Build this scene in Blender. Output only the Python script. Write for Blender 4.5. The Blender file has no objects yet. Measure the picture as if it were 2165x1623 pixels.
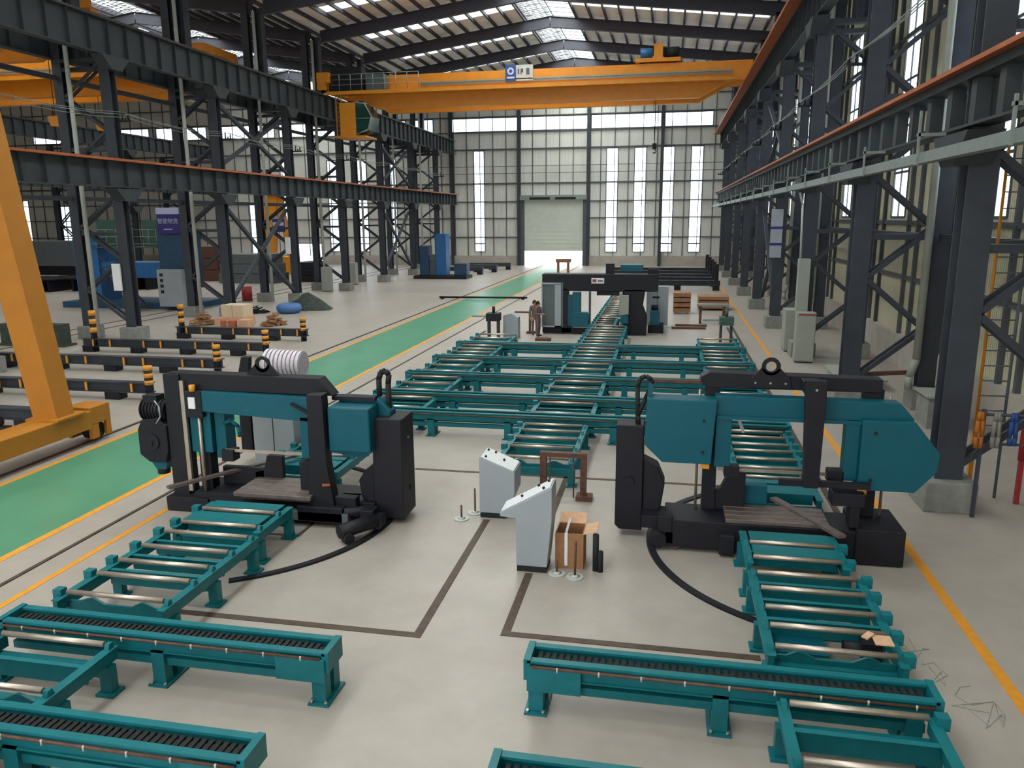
import bpy, math, random
from mathutils import Vector, Matrix
random.seed(7)
PI = math.pi
SC = bpy.context.scene
COL = SC.collection

# ------------------------------------------------------------------ camera
cam_d = bpy.data.cameras.new('camera')
cam = bpy.data.objects.new('camera', cam_d)
COL.objects.link(cam)
cam_d.sensor_fit = 'HORIZONTAL'
cam_d.sensor_width = 36.0
cam_d.lens = 1648.0 * 36.0 / 2165.0
cam_d.clip_end = 600
cam.matrix_world = Matrix(((0.98107148, -0.03371305, 0.19068871, 0.0),
                           (0.19351912, 0.20632339, -0.95915641, 0.0),
                           (-0.00700746, 0.9779029, 0.20894211, 5.6),
                           (0, 0, 0, 1)))
SC.camera = cam

# ------------------------------------------------------------------ view, world, daylight
SC.view_settings.view_transform = 'Standard'
SC.view_settings.look = 'None'
SC.view_settings.gamma = 1
SC.view_settings.use_curve_mapping = False
SC.view_settings.exposure = 0.42
SC.cycles.use_denoising = True
SC.cycles.max_bounces = 10
SC.cycles.diffuse_bounces = 7
SC.cycles.transparent_max_bounces = 12
SC.cycles.sample_clamp_indirect = 4.0

world = bpy.data.worlds.new('overcast_sky')
SC.world = world
world.use_nodes = True
wn = world.node_tree
bg = wn.nodes['Background']
bg.inputs['Color'].default_value = (0.93, 0.96, 1.0, 1)
bg.inputs['Strength'].default_value = 3.0

ROWS = [15.9 + 8.55 * k for k in range(9)]          # centres of the column rows
RALL = [15.9 + 8.55 * k for k in range(-4, 10)]
YF = 92.3                                            # far wall
YN = -22.0                                           # near end of the hall behind the camera
XR, XL = 8.75, -26.2                                 # right wall, left column line


def area(name, loc, rot, sx, sy, watt, col=(1, 1, 1)):
    d = bpy.data.lights.new(name, 'AREA')
    d.shape = 'RECTANGLE'
    d.size, d.size_y, d.energy, d.color = sx, sy, watt, col
    o = bpy.data.objects.new(name, d)
    COL.objects.link(o)
    o.location, o.rotation_euler = loc, rot
    return o


# daylight over the ridge skylights and the cross strips of each roof bay
area('skylight_daylight', (-10.0, 61, 22.9), (0, 0, 0), 4.4, 62, 8600, (1, 0.985, 0.97))
area('skylight_daylight', (-10.0, 4, 22.9), (0, 0, 0), 4.4, 52, 3600, (1, 0.985, 0.97))
area('skylight_daylight', (-41.5, 35, 22.9), (0, 0, 0), 4.4, 114, 9500, (1, 0.985, 0.97))
for i, y in enumerate(RALL[:-1]):
    area('skylight_daylight', (-9.5, y + 4.9, 22.7), (0, 0, 0), 32, 1.3, 620 if y < 10 else 1350)
    area('skylight_daylight', (-41.5, y + 4.9, 22.7), (0, 0, 0), 28, 1.3, 700)
# fill light added behind the camera, at the unseen near end of the hall
area('front_fill', (-12, YN + 0.4, 6.0), (PI / 2, 0, 0), 24, 9, 700, (0.95, 0.98, 1))


# ------------------------------------------------------------------ materials
def lin(c):
    c /= 255.0
    return c / 12.92 if c <= 0.04045 else ((c + 0.055) / 1.055) ** 2.4


def mat(name, rgb, rough=0.5, metal=0.0, var=0.08, scale=4.0, bump=0.0, bscale=60.0, spec=0.5):
    m = bpy.data.materials.new(name)
    m.use_nodes = True
    nt = m.node_tree
    b = nt.nodes['Principled BSDF']
    c = [lin(v) for v in rgb]
    b.inputs['Roughness'].default_value = rough
    b.inputs['Metallic'].default_value = metal
    b.inputs['Specular IOR Level'].default_value = spec if rough > 0.35 and False else (0.3 if name.startswith(('teal', 'black', 'blue_grey', 'dark')) else 0.5)
    tc = nt.nodes.new('ShaderNodeTexCoord')
    n = nt.nodes.new('ShaderNodeTexNoise')
    n.inputs['Scale'].default_value = scale
    n.inputs['Detail'].default_value = 5
    nt.links.new(tc.outputs['Object'], n.inputs['Vector'])
    r = nt.nodes.new('ShaderNodeValToRGB')
    r.color_ramp.elements[0].position, r.color_ramp.elements[1].position = 0.3, 0.7
    r.color_ramp.elements[0].color = [v * (1 - var) for v in c] + [1]
    r.color_ramp.elements[1].color = [min(1, v * (1 + var)) for v in c] + [1]
    nt.links.new(n.outputs['Fac'], r.inputs['Fac'])
    nt.links.new(r.outputs['Color'], b.inputs['Base Color'])
    if bump:
        n2 = nt.nodes.new('ShaderNodeTexNoise')
        n2.inputs['Scale'].default_value = bscale
        nt.links.new(tc.outputs['Object'], n2.inputs['Vector'])
        bp = nt.nodes.new('ShaderNodeBump')
        bp.inputs['Strength'].default_value = bump
        nt.links.new(n2.outputs['Fac'], bp.inputs['Height'])
        nt.links.new(bp.outputs['Normal'], b.inputs['Normal'])
    return m


def wave_bump(m, direction, scale, strength=0.6, rot=None):
    """corrugation of a metal sheet"""
    nt = m.node_tree
    b = nt.nodes['Principled BSDF']
    tc = nt.nodes.new('ShaderNodeTexCoord')
    w = nt.nodes.new('ShaderNodeTexWave')
    w.wave_type = 'BANDS'
    w.bands_direction = direction
    w.inputs['Scale'].default_value = scale
    bp = nt.nodes.new('ShaderNodeBump')
    bp.inputs['Strength'].default_value = strength
    bp.inputs['Distance'].default_value = 0.05
    nt.links.new(tc.outputs['Object'], w.inputs['Vector'])
    nt.links.new(w.outputs['Fac'], bp.inputs['Height'])
    nt.links.new(bp.outputs['Normal'], b.inputs['Normal'])
    return m


def glass(name, tint=(0.9, 0.95, 1.0)):
    m = bpy.data.materials.new(name)
    m.use_nodes = True
    nt = m.node_tree
    nt.nodes.remove(nt.nodes['Principled BSDF'])
    out = nt.nodes['Material Output']
    t = nt.nodes.new('ShaderNodeBsdfTransparent')
    t.inputs['Color'].default_value = (*tint, 1)
    g = nt.nodes.new('ShaderNodeBsdfGlossy')
    g.inputs['Roughness'].default_value = 0.15
    g.inputs['Color'].default_value = (0.7, 0.7, 0.7, 1)
    mx = nt.nodes.new('ShaderNodeMixShader')
    mx.inputs['Fac'].default_value = 0.06
    nt.links.new(t.outputs[0], mx.inputs[1])
    nt.links.new(g.outputs[0], mx.inputs[2])
    nt.links.new(mx.outputs[0], out.inputs['Surface'])
    return m


M = {}
M['teal'] = mat('teal_machine_paint', (6, 82, 98), 0.42, 0, 0.06, 3, 0.02)
M['teal2'] = mat('teal_conveyor_paint', (16, 103, 112), 0.42, 0, 0.10, 5, 0.03)
M['black'] = mat('black_machine_paint', (24, 24, 32), 0.55, 0, 0.15, 4, 0.03)
M['dark'] = mat('dark_rubber_chain', (30, 32, 34), 0.7, 0, 0.3, 40, 0.2)
M['gantry'] = mat('deep_yellow_gantry_paint', (170, 108, 22), 0.5, 0, 0.08, 2, 0.02)
M['steel'] = mat('polished_roller_steel', (182, 168, 156), 0.34, 0.7, 0.12, 9)
M['table'] = mat('worn_table_steel', (120, 108, 104), 0.45, 0.5, 0.2, 6)
M['column'] = mat('blue_grey_steel_paint', (56, 60, 68), 0.5, 0, 0.14, 2, 0.03)
M['girder'] = mat('dark_green_grey_girder_paint', (54, 59, 62), 0.55, 0, 0.14, 1.5, 0.03)
M['rafter'] = mat('dark_rafter_paint', (62, 62, 72), 0.6, 0, 0.1, 1)
M['orange'] = mat('orange_crane_paint', (208, 132, 26), 0.45, 0, 0.08, 2, 0.02)
M['yellow'] = mat('yellow_marking_paint', (212, 142, 40), 0.55, 0, 0.1, 8)
M['rail'] = mat('orange_conductor_rail', (166, 84, 36), 0.5, 0, 0.2, 2)
M['rust'] = mat('brown_rusty_steel', (92, 62, 50), 0.7, 0.2, 0.3, 12, 0.1)
M['railst'] = mat('dark_floor_rail_steel', (84, 72, 64), 0.6, 0.3, 0.25, 6)
M['white'] = mat('white_pvc_plastic', (176, 180, 176), 0.5, 0, 0.05, 3)
M['grey'] = mat('light_grey_cabinet_paint', (146, 153, 160), 0.45, 0, 0.04, 2)
M['beige'] = mat('beige_cabinet_paint', (146, 150, 142), 0.5, 0, 0.05, 2)
M['tray'] = mat('galvanised_tray_steel', (130, 140, 136), 0.45, 0.35, 0.1, 6)
M['concrete'] = mat('grey_plinth_concrete', (128, 128, 124), 0.9, 0, 0.15, 5, 0.3)
M['panel'] = wave_bump(mat('wall_sheet_metal', (212, 211, 206), 0.6, 0, 0.06, 0.4), 'X', 2.5, 0.35)
M['panel_y'] = wave_bump(mat('side_wall_sheet_metal', (196, 190, 164), 0.6, 0, 0.08, 0.5), 'Y', 2.5, 0.4)
M['roof'] = mat('roof_sheet_metal', (236, 230, 224), 0.55, 0, 0.1, 0.8)
M['girt'] = mat('dark_wall_girt_paint', (84, 88, 92), 0.6, 0, 0.1, 2)
M['dado'] = mat('plastered_dado_wall', (170, 162, 154), 0.85, 0, 0.1, 1.5, 0.1)
M['door'] = mat('grey_roller_door_sheet', (205, 208, 200), 0.5, 0, 0.04, 2)
M['green'] = mat('green_walkway_epoxy', (80, 138, 110), 0.34, 0, 0.10, 0.7)
M['blue'] = mat('blue_machine_paint', (22, 92, 150), 0.45, 0, 0.1, 3)
M['navy'] = mat('navy_machine_paint', (24, 62, 92), 0.5, 0, 0.15, 3)
M['cab_green'] = mat('green_cab_panel', (50, 84, 74), 0.4, 0, 0.1, 3)
M['red'] = mat('red_paint', (150, 40, 44), 0.5, 0, 0.1, 3)
M['card'] = mat('brown_cardboard', (150, 108, 74), 0.85, 0, 0.1, 10, 0.1)
M['card2'] = mat('pale_cardboard_flap', (200, 158, 128), 0.85, 0, 0.1, 10, 0.1)
M['wood'] = mat('raw_crate_wood', (146, 106, 74), 0.8, 0, 0.25, 14, 0.2)
M['paper'] = mat('white_wrapping_film', (222, 224, 228), 0.35, 0, 0.06, 18, 0.4, 18)
M['signblue'] = mat('dark_blue_sign_face', (50, 46, 112), 0.5, 0, 0.05, 2)
M['lilac'] = mat('lilac_sign_lettering', (176, 180, 214), 0.5, 0, 0.03, 2)
M['logo'] = mat('blue_sign_panel', (30, 70, 130), 0.5, 0, 0.05, 2)
M['ink'] = mat('dark_sign_lettering', (80, 84, 96), 0.6, 0, 0.03, 2)
M['tyre'] = mat('blue_tarpaulin', (70, 112, 168), 0.6, 0, 0.1, 8)
M['tarp'] = mat('dark_green_tarpaulin', (58, 66, 60), 0.9, 0, 0.3, 5, 0.4, 10)
M['cloth'] = mat('grey_brown_workwear', (104, 88, 88), 0.9, 0, 0.15, 12, 0.2)
M['cloth2'] = mat('dark_blue_workwear', (22, 34, 60), 0.9, 0, 0.15, 12, 0.2)
M['skin'] = mat('skin', (178, 128, 104), 0.6, 0, 0.05, 8)
M['hair'] = mat('black_hair', (26, 22, 22), 0.7, 0, 0.1, 20)
M['shoe'] = mat('dark_shoes', (36, 30, 32), 0.6, 0, 0.1, 20)
M['slate'] = mat('slate_container_paint', (84, 92, 96), 0.6, 0, 0.08, 2)
M['glass'] = glass('clear_window_glass', (0.92, 0.97, 1.0))
M['poly'] = glass('frosted_skylight_sheet', (0.9, 0.93, 0.9))
M['glassd'] = mat('tinted_cab_glass', (36, 70, 62), 0.1, 0, 0.1, 2)
M['hose'] = mat('pale_ribbed_hose', (198, 190, 200), 0.6, 0, 0.1, 12)
M['orangewire'] = mat('orange_sling_webbing', (160, 90, 24), 0.7)
M['bluesling'] = mat('blue_sling_webbing', (28, 62, 120), 0.7)
M['greysling'] = mat('grey_sling_webbing', (120, 116, 110), 0.7)
M['redcab'] = mat('red_cap_cloth', (130, 30, 40), 0.8)


def floor_material():
    m = mat('polished_concrete_floor', (162, 153, 146), 0.42, 0, 0.05, 0.35, 0.02, 8)
    nt = m.node_tree
    b = nt.nodes['Principled BSDF']
    tc = nt.nodes.new('ShaderNodeTexCoord')
    n = nt.nodes.new('ShaderNodeTexNoise')
    n.inputs['Scale'].default_value = 1.6
    n.inputs['Detail'].default_value = 8
    n.inputs['Roughness'].default_value = 0.65
    nt.links.new(tc.outputs['Object'], n.inputs['Vector'])
    r = nt.nodes.new('ShaderNodeValToRGB')
    r.color_ramp.elements[0].position, r.color_ramp.elements[1].position = 0.35, 0.62
    r.color_ramp.elements[0].color = (0.80, 0.79, 0.77, 1)
    r.color_ramp.elements[1].color = (1, 1, 1, 1)
    nt.links.new(n.outputs['Fac'], r.inputs['Fac'])
    mul = nt.nodes.new('ShaderNodeMixRGB')
    mul.blend_type = 'MULTIPLY'
    mul.inputs['Fac'].default_value = 0.5
    src = b.inputs['Base Color'].links[0].from_socket
    nt.links.new(src, mul.inputs['Color1'])
    nt.links.new(r.outputs['Color'], mul.inputs['Color2'])
    nt.links.new(mul.outputs['Color'], b.inputs['Base Color'])
    return m


M['floor'] = floor_material()


# ------------------------------------------------------------------ mesh helpers
ORG = {}


class MB:
    def __init__(s):
        s.v, s.f, s.smooth = [], [], set()

    def box(s, x0, x1, y0, y1, z0, z1):
        n = len(s.v)
        s.v += [(x, y, z) for z in (z0, z1) for (x, y) in ((x0, y0), (x1, y0), (x1, y1), (x0, y1))]
        s.f += [(n, n + 3, n + 2, n + 1), (n + 4, n + 5, n + 6, n + 7), (n, n + 1, n + 5, n + 4),
                (n + 1, n + 2, n + 6, n + 5), (n + 2, n + 3, n + 7, n + 6), (n + 3, n, n + 4, n + 7)]
        return s

    def bar(s, p, q, w, h=None, up=(0, 0, 1)):
        h = w if h is None else h
        p, q = Vector(p), Vector(q)
        d = (q - p).normalized()
        u = Vector(up)
        if abs(d.dot(u)) > 0.98:
            u = Vector((0, 1, 0))
        a = d.cross(u).normalized()
        b = a.cross(d).normalized()
        n = len(s.v)
        for c in (p, q):
            for (i, j) in ((-1, -1), (1, -1), (1, 1), (-1, 1)):
                s.v.append(tuple(c + a * i * w / 2 + b * j * h / 2))
        s.f += [(n, n + 1, n + 2, n + 3), (n + 7, n + 6, n + 5, n + 4), (n, n + 4, n + 5, n + 1),
                (n + 1, n + 5, n + 6, n + 2), (n + 2, n + 6, n + 7, n + 3), (n + 3, n + 7, n + 4, n)]
        return s

    def tube(s, p, q, r, n=12, r2=None, cap=True):
        r2 = r if r2 is None else r2
        p, q = Vector(p), Vector(q)
        d = (q - p).normalized()
        u = Vector((0, 0, 1)) if abs(d.z) < 0.9 else Vector((1, 0, 0))
        a = d.cross(u).normalized()
        b = d.cross(a).normalized()
        k = len(s.v)
        for c, rr in ((p, r), (q, r2)):
            for i in range(n):
                t = 2 * PI * i / n
                s.v.append(tuple(c + a * rr * math.cos(t) + b * rr * math.sin(t)))
        for i in range(n):
            j = (i + 1) % n
            s.smooth.add(len(s.f))
            s.f.append((k + i, k + j, k + n + j, k + n + i))
        if cap:
            s.f.append(tuple(k + i for i in reversed(range(n))))
            s.f.append(tuple(k + n + i for i in range(n)))
        return s

    def path(s, pts, r, n=8):
        for a, b in zip(pts, pts[1:]):
            s.tube(a, b, r, n)
        return s

    def prism(s, pts, axis, a0, a1):
        """polygon in the plane across `axis`, extruded from a0 to a1"""
        k, n = len(s.v), len(pts)
        for a in (a0, a1):
            for (u, w) in pts:
                s.v.append({'x': (a, u, w), 'y': (u, a, w), 'z': (u, w, a)}[axis])
        s.f.append(tuple(k + i for i in range(n)))
        s.f.append(tuple(k + n + i for i in reversed(range(n))))
        for i in range(n):
            j = (i + 1) % n
            s.f.append((k + j, k + i, k + n + i, k + n + j))
        return s

    def ring(s, c, axis, r0, r1, w, n=28, a0=0, a1=2 * PI):
        """flat ring (washer) or arc strip around `axis`"""
        full = abs(a1 - a0 - 2 * PI) < 1e-6
        m = n if full else n + 1
        k = len(s.v)
        for i in range(m):
            t = a0 + (a1 - a0) * i / n
            for (r, d) in ((r0, -w / 2), (r1, -w / 2), (r1, w / 2), (r0, w / 2)):
                u, v2 = r * math.cos(t), r * math.sin(t)
                o = {'x': (d, u, v2), 'y': (u, d, v2), 'z': (u, v2, d)}[axis]
                s.v.append((c[0] + o[0], c[1] + o[1], c[2] + o[2]))
        for i in range(n):
            j = (i + 1) % m
            for q in range(4):
                a, b = q, (q + 1) % 4
                s.f.append((k + 4 * i + a, k + 4 * i + b, k + 4 * j + b, k + 4 * j + a))
        if not full:
            s.f.append((k + 3, k + 2, k + 1, k))
            e = k + 4 * n
            s.f.append((e, e + 1, e + 2, e + 3))
        return s

    def torus(s, c, R, r, n=28, m=10, sz=1.0):
        k = len(s.v)
        for i in range(n):
            t = 2 * PI * i / n
            for j in range(m):
                a = 2 * PI * j / m
                s.v.append((c[0] + (R + r * math.cos(a)) * math.cos(t), c[1] + (R + r * math.cos(a)) * math.sin(t), c[2] + sz * r * math.sin(a)))
        for i in range(n):
            for j in range(m):
                s.smooth.add(len(s.f))
                s.f.append((k + i * m + j, k + ((i + 1) % n) * m + j, k + ((i + 1) % n) * m + (j + 1) % m, k + i * m + (j + 1) % m))
        return s

    def ibeam(s, p, q, h, w, t=0.03, up=(0, 0, 1)):
        """I section along p-q: h deep along `up`, w wide"""
        p, q, u = Vector(p), Vector(q), Vector(up).normalized()
        o = u * (h / 2 - t / 2)
        s.bar(p + o, q + o, w, t, up)
        s.bar(p - o, q - o, w, t, up)
        s.bar(p, q, t, h - 2 * t, up)
        return s

    def build(s, name, m, parent=None, bevel=0.0):
        org = Vector((0, 0, 0))
        if parent is not None:
            org = ORG[parent.name]
        me = bpy.data.meshes.new(name)
        me.from_pydata([(x - org.x, y - org.y, z - org.z) for x, y, z in s.v], [], s.f)
        for i in s.smooth:
            me.polygons[i].use_smooth = True
        me.materials.append(m if not isinstance(m, str) else M[m])
        me.update()
        import bmesh
        b = bmesh.new()
        b.from_mesh(me)
        bmesh.ops.recalc_face_normals(b, faces=b.faces)
        b.to_mesh(me)
        b.free()
        o = bpy.data.objects.new(name, me)
        COL.objects.link(o)
        if parent is not None:
            o.parent = parent
        ORG[o.name] = org
        if bevel:
            bv = o.modifiers.new('bevel', 'BEVEL')
            bv.width, bv.segments, bv.limit_method = bevel, 2, 'ANGLE'
        return o


def tag(o, label=None, cat=None, group=None, kind=None):
    for k, v in (('label', label), ('category', cat), ('group', group), ('kind', kind)):
        if v:
            o[k] = v
    return o


def thing(name, label, cat, loc, group=None):
    o = bpy.data.objects.new(name, None)
    COL.objects.link(o)
    o.location = loc
    o.empty_display_size = 0.2
    ORG[o.name] = Vector(loc)
    return tag(o, label, cat, group)


def struct(name, mb, m, parent=None, bevel=0):
    o = mb.build(name, m, parent, bevel)
    if parent is None:
        o['kind'] = 'structure'
    return o


def children(o):
    return [c for c in bpy.data.objects if c.parent == o]


def copy_tree(o, loc, label=None, group=None, rot=None):
    kids = {}
    for c in bpy.data.objects:
        if c.parent is not None:
            kids.setdefault(c.parent, []).append(c)
    r = o.copy()
    COL.objects.link(r)
    r.location = loc
    if rot is not None:
        r.rotation_euler = (0, 0, rot)
    tag(r, label, None, group)

    def rec(src, dst):
        for ch in kids.get(src, []):
            c = ch.copy()
            COL.objects.link(c)
            c.parent = dst
            rec(ch, c)
    rec(o, r)
    return r


def text(name, body, size, loc, rot, m, parent, extrude=0.004):
    cu = bpy.data.curves.new(name, 'FONT')
    cu.body, cu.size, cu.extrude = body, size, extrude
    cu.align_x = 'CENTER'
    cu.align_y = 'CENTER'
    tmp = bpy.data.objects.new(name + '_curve', cu)
    COL.objects.link(tmp)
    dg = bpy.context.evaluated_depsgraph_get()
    me = bpy.data.meshes.new_from_object(tmp.evaluated_get(dg))
    bpy.data.objects.remove(tmp)
    o = bpy.data.objects.new(name, me)
    COL.objects.link(o)
    me.materials.clear()
    me.materials.append(M[m])
    org = ORG[parent.name]
    o.parent = parent
    o.location = Vector(loc) - org
    o.rotation_euler = rot
    return o


ORD = ['first', 'second', 'third', 'fourth', 'fifth', 'sixth', 'seventh', 'eighth', 'ninth', 'tenth', 'eleventh', 'twelfth', 'thirteenth', 'fourteenth']

# ================================================================== SETTING
f = MB().box(-92, XR + 0.3, YN, YF + 25, -0.3, 0.0)
struct('floor', f, 'floor')
# painted walkway and lines
struct('trim_1', MB().box(-13.95, -10.98, YN, YF, 0.001, 0.004), 'green')
struct('trim_2', MB().box(-10.98, -10.82, YN, YF, 0.001, 0.005), 'yellow')
struct('trim_3', MB().box(-14.1, -13.95, YN, YF, 0.001, 0.005), 'yellow')
struct('trim_4', MB().box(-9.62, -9.5, YN, 13.3, 0.001, 0.005), 'yellow')
struct('trim_5', MB().box(4.15, 4.3, YN, YF - 12, 0.001, 0.005), 'yellow')
# sunk steel floor rails and trench covers
for k, (a, b, c, d, z) in enumerate([(-14.55, -14.47, YN, YF, 0.03), (-10.14, -10.07, YN, YF, 0.02), (-8.95, -8.85, 18.6, 38, 0.03),
                                     (3.05, 3.15, 18.4, 41, 0.03), (3.3, 3.42, 14.5, 41, 0.02)]):
    struct('trim_%d' % (6 + k), MB().box(a, b, c, d, 0.0, z), 'railst')
tr = MB()
for (a, b, c, d) in [(-3.26, -3.14, 9.24, 13.55), (-3.26, -3.14, 14.05, 16.25), (-2.08, -1.96, 9.5, 11.45), (-2.08, -1.96, 11.95, 16.9), (-6.85, -3.26, 9.24, 9.36),
                     (-1.96, 1.35, 9.5, 9.62), (-5.5, 1.3, 16.2, 16.3), (-7.1, -6.35, 12.16, 12.22), (-7.1, -6.35, 12.8, 12.86), (-6.41, -6.35, 12.22, 12.8)]:
    tr.box(a, b, c, d, 0.0, 0.008)
struct('trim_11', tr, M['railst'])
for k, (c, a0, a1) in enumerate([((-8.2, 13.1, 0.018), -1.06, 1.2), ((3.05, 13.25, 0.018), PI - 1.15, PI + 1.05)]):
    o = struct('trim_%d' % (12 + k), MB().ring(c, 'z', 3.14, 3.26, 0.036, 40, a0, a1), 'black')
hatch = MB().box(-7.1, -6.41, 12.22, 12.8, 0.0, 0.006)
struct('trim_14', hatch, 'concrete')


# ---- far wall with its frame
def far_wall():
    z_top = 20.5
    openings = []                                     # x0,x1,z0,z1
    openings.append((-16.75, -9.75, 0.0, 7.55))       # roller door
    strips = [(-22.75, -21.5), (-7.2, -5.9), (-4.05, -2.75), (-0.95, 0.35), (2.2, 3.5)]
    for a, b in strips:
        openings.append((a, b, 1.6, 13.2))
    for a, b in [(-25.6, -17.5), (-17.1, -9.4), (-9.0, -1.2), (-0.8, 4.4)]:
        openings.append((a, b, 15.35, 16.85))
    # left bay
    lb = [(-37.3, -36.1), (-41.2, -40.0), (-47.4, -46.2), (-33.6, -32.4)]
    for a, b in lb:
        openings.append((a, b, 1.6, 12.5))
    openings.append((-46.0, -42.2, 0.0, 2.6))
    openings.append((-52.0, -49.5, 0.0, 7.6))
    for a, b in [(-30.4, -27.6), (-38.6, -31.0), (-47.2, -39.2), (-56, -47.8), (-64, -57.0), (-73, -65), (-82, -74)]:
        openings.append((a, b, 15.35, 16.85))
    openings += [(-86.5, -84.0, 1.6, 8.2), (-79.6, -76.2, 2.6, 7.4)]
    xs = sorted(set([-90.0, XR] + [v for o in openings for v in o[:2]]))
    zs = sorted(set([0.0, z_top] + [v for o in openings for v in o[2:]]))
    mb = MB()
    for x0, x1 in zip(xs, xs[1:]):
        zrun = None
        for z0, z1 in zip(zs, zs[1:]):
            cx, cz = (x0 + x1) / 2, (z0 + z1) / 2
            hole = any(a < cx < b and c < cz < d for a, b, c, d in openings)
            if hole:
                if zrun:
                    mb.box(x0, x1, YF, YF + 0.12, *zrun)
                zrun = None
            else:
                zrun = (zrun[0], z1) if zrun else (z0, z1)
        if zrun:
            mb.box(x0, x1, YF, YF + 0.12, *zrun)
    # gable above
    for a, b, r in ((XL, 8.7, -10), (-57, XL, -41.5), (-90, -57, -73)):
        mb.prism([(a, z_top), (b, z_top), (r, z_top + 1.6)], 'y', YF, YF + 0.12)
    w = struct('wall_far', mb, 'panel')
    fr = MB()
    x = -89.5
    while x < XR:
        if not (-16.9 < x < -9.6):
            fr.box(x - 0.04, x + 0.04, YF - 0.1, YF, 1.1, z_top)
        else:
            fr.box(x - 0.04, x + 0.04, YF - 0.1, YF, 7.9, z_top)
        x += 1.57
    for z in (3.3, 5.5, 7.4, 9.5, 13.35, 15.25, 16.95, 18.8):
        if z < 7.9:
            for a, b in ((-89.5, -17.2), (-9.3, XR)):
                fr.box(a, b, YF - 0.16, YF, z - 0.06, z + 0.06)
        else:
            fr.box(-89.5, XR, YF - 0.16, YF, z - 0.06 - (0.05 if z in (9.5, 13.35) else 0), z + 0.06)
    for z in (10.6, 11.4):
        fr.box(-28, XR, YF - 0.35, YF - 0.31, z - 0.03, z + 0.03)
    fr.build('girt', M['girt'], w)
    dd = MB()
    for a, b in ((-89, -52), (-49.5, -46), (-42.2, -16.75), (-9.75, XR)):
        dd.box(a, b, YF - 0.2, YF, 0, 1.15)
    dd.build('dado', M['dado'], w)
    for k, (a, b, c, d) in enumerate(openings[1:]):
        wm = MB()
        for q in (a, b):
            wm.box(q - 0.05, q + 0.05, YF - 0.05, YF + 0.12, c, d)
        for q in (c, d):
            wm.box(a, b, YF - 0.05, YF + 0.12, q - 0.05, q + 0.05)
        if c > 10:
            n = max(2, round((b - a) / 1.0))
            for i in range(1, n):
                q = a + (b - a) * i / n
                wm.box(q - 0.012, q + 0.012, YF, YF + 0.03, c, d)
        elif c > 0:
            wm.box((a + b) / 2 - 0.016, (a + b) / 2 + 0.016, YF, YF + 0.03, c, d)
            z = c + 0.95
            while z < d:
                t = 0.06 if abs(z - c - 0.95) < 0.01 else 0.016
                wm.box(a, b, YF, YF + 0.03, z - t, z + t)
                z += 0.9
        wo = struct('window_%d' % (k + 1), wm, 'girt')
        MB().box(a + 0.05, b - 0.05, YF + 0.05, YF + 0.06, c + 0.05, d - 0.05).build('pane', M['glass'], wo)
    # main stanchions of the far wall
    for k, x in enumerate((-25.4, -17.3, -9.2, -1.0, 6.6)):
        s = MB()
        s.ibeam((x, YF - 0.3, 0.0), (x, YF - 0.3, 20.4), 0.5, 0.36, 0.03, up=(0, 1, 0))
        tag(s.build('wall_stanchion', M['column']), 'steel wall post standing against the far wall, %s from the left' % ORD[k], 'wall post', 'posts of the far wall')


far_wall()

# roller door, partly raised
rd = MB()
z = 1.7
while z < 7.5:
    rd.box(-16.7, -9.8, YF - 0.02, YF + 0.03, z, z + 0.42)
    rd.box(-16.7, -9.8, YF - 0.05, YF + 0.0, z + 0.42, z + 0.46)
    z += 0.46
d1 = struct('door_1', rd, 'door')
MB().box(-17.15, -16.7, YF - 0.35, YF, 0, 8.0).box(-9.8, -9.35, YF - 0.35, YF, 0, 8.0).build('door_frame', M['girt'], d1)
MB().box(-17.15, -9.35, YF - 0.6, YF, 7.55, 8.1).build('roller_box', M['tray'], d1)
MB().box(-16.0, -13.6, YF - 0.66, YF - 0.6, 7.6, 7.85).box(-13.0, -10.6, YF - 0.66, YF - 0.6, 7.6, 7.85).build('shutter_vent', M['black'], d1)

# ---- right wall
rw = MB()
win_y = [24.1 + 4.66 * k for k in range(-1, 14)]
z_top = 19.6
prev = YN
WH = 0.95
for y in win_y:
    rw.box(XR, XR + 0.04, prev, y - WH, 0, z_top)
    rw.box(XR, XR + 0.04, y - WH, y + WH, 0, 5.5)
    rw.box(XR, XR + 0.04, y - WH, y + WH, 14.0, z_top)
    prev = y + WH
rw.box(XR, XR + 0.04, prev, YF + 0.12, 0, z_top)
wr = struct('wall_right', rw, 'panel_y')
g = MB()
y = 6.0
while y < YF:
    if min(abs(y - w) for w in win_y) > 0.95:
        g.box(XR - 0.13, XR, y - 0.08, y + 0.08, 1.2, z_top)
    y += 1.165
for z in (3.3, 5.3, 7.6, 9.9, 12.2, 14.2, 16.4):
    g.box(XR - 0.08, XR, 2.0, YF, z - 0.08, z + 0.08)
g.build('girt', M['girt'], wr)
MB().box(XR - 0.22, XR, 2, YF, 0, 1.2).build('dado', M['dado'], wr)
for k, y in enumerate(win_y):
    wm = MB()
    for q, w_ in ((y - WH, 0.05), (y, 0.03), (y + WH, 0.05)):
        wm.box(XR - 0.03, XR + 0.02, q - w_, q + w_, 5.5, 14.0)
    z = 5.5
    while z < 14.1:
        wm.box(XR - 0.02, XR + 0.02, y - WH, y + WH, z - 0.045, z + 0.045)
        z += 1.7
    wo = struct('window_%d' % (30 + k), wm, 'girt')
    MB().box(XR + 0.025, XR + 0.03, y - WH + 0.05, y + WH - 0.05, 5.55, 13.95).build('pane', M['glass'], wo)

# ---- left and near walls, out of the picture
struct('wall_left', MB().box(-90.12, -90.0, YN, YF, 0, 20.4), 'panel_y')
nw = MB().box(-90, -24, YN - 0.12, YN, 0, 22).box(0, XR, YN - 0.12, YN, 0, 22).box(-24, 0, YN - 0.12, YN, 10.5, 22)
struct('wall_near', nw, 'panel')


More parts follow.
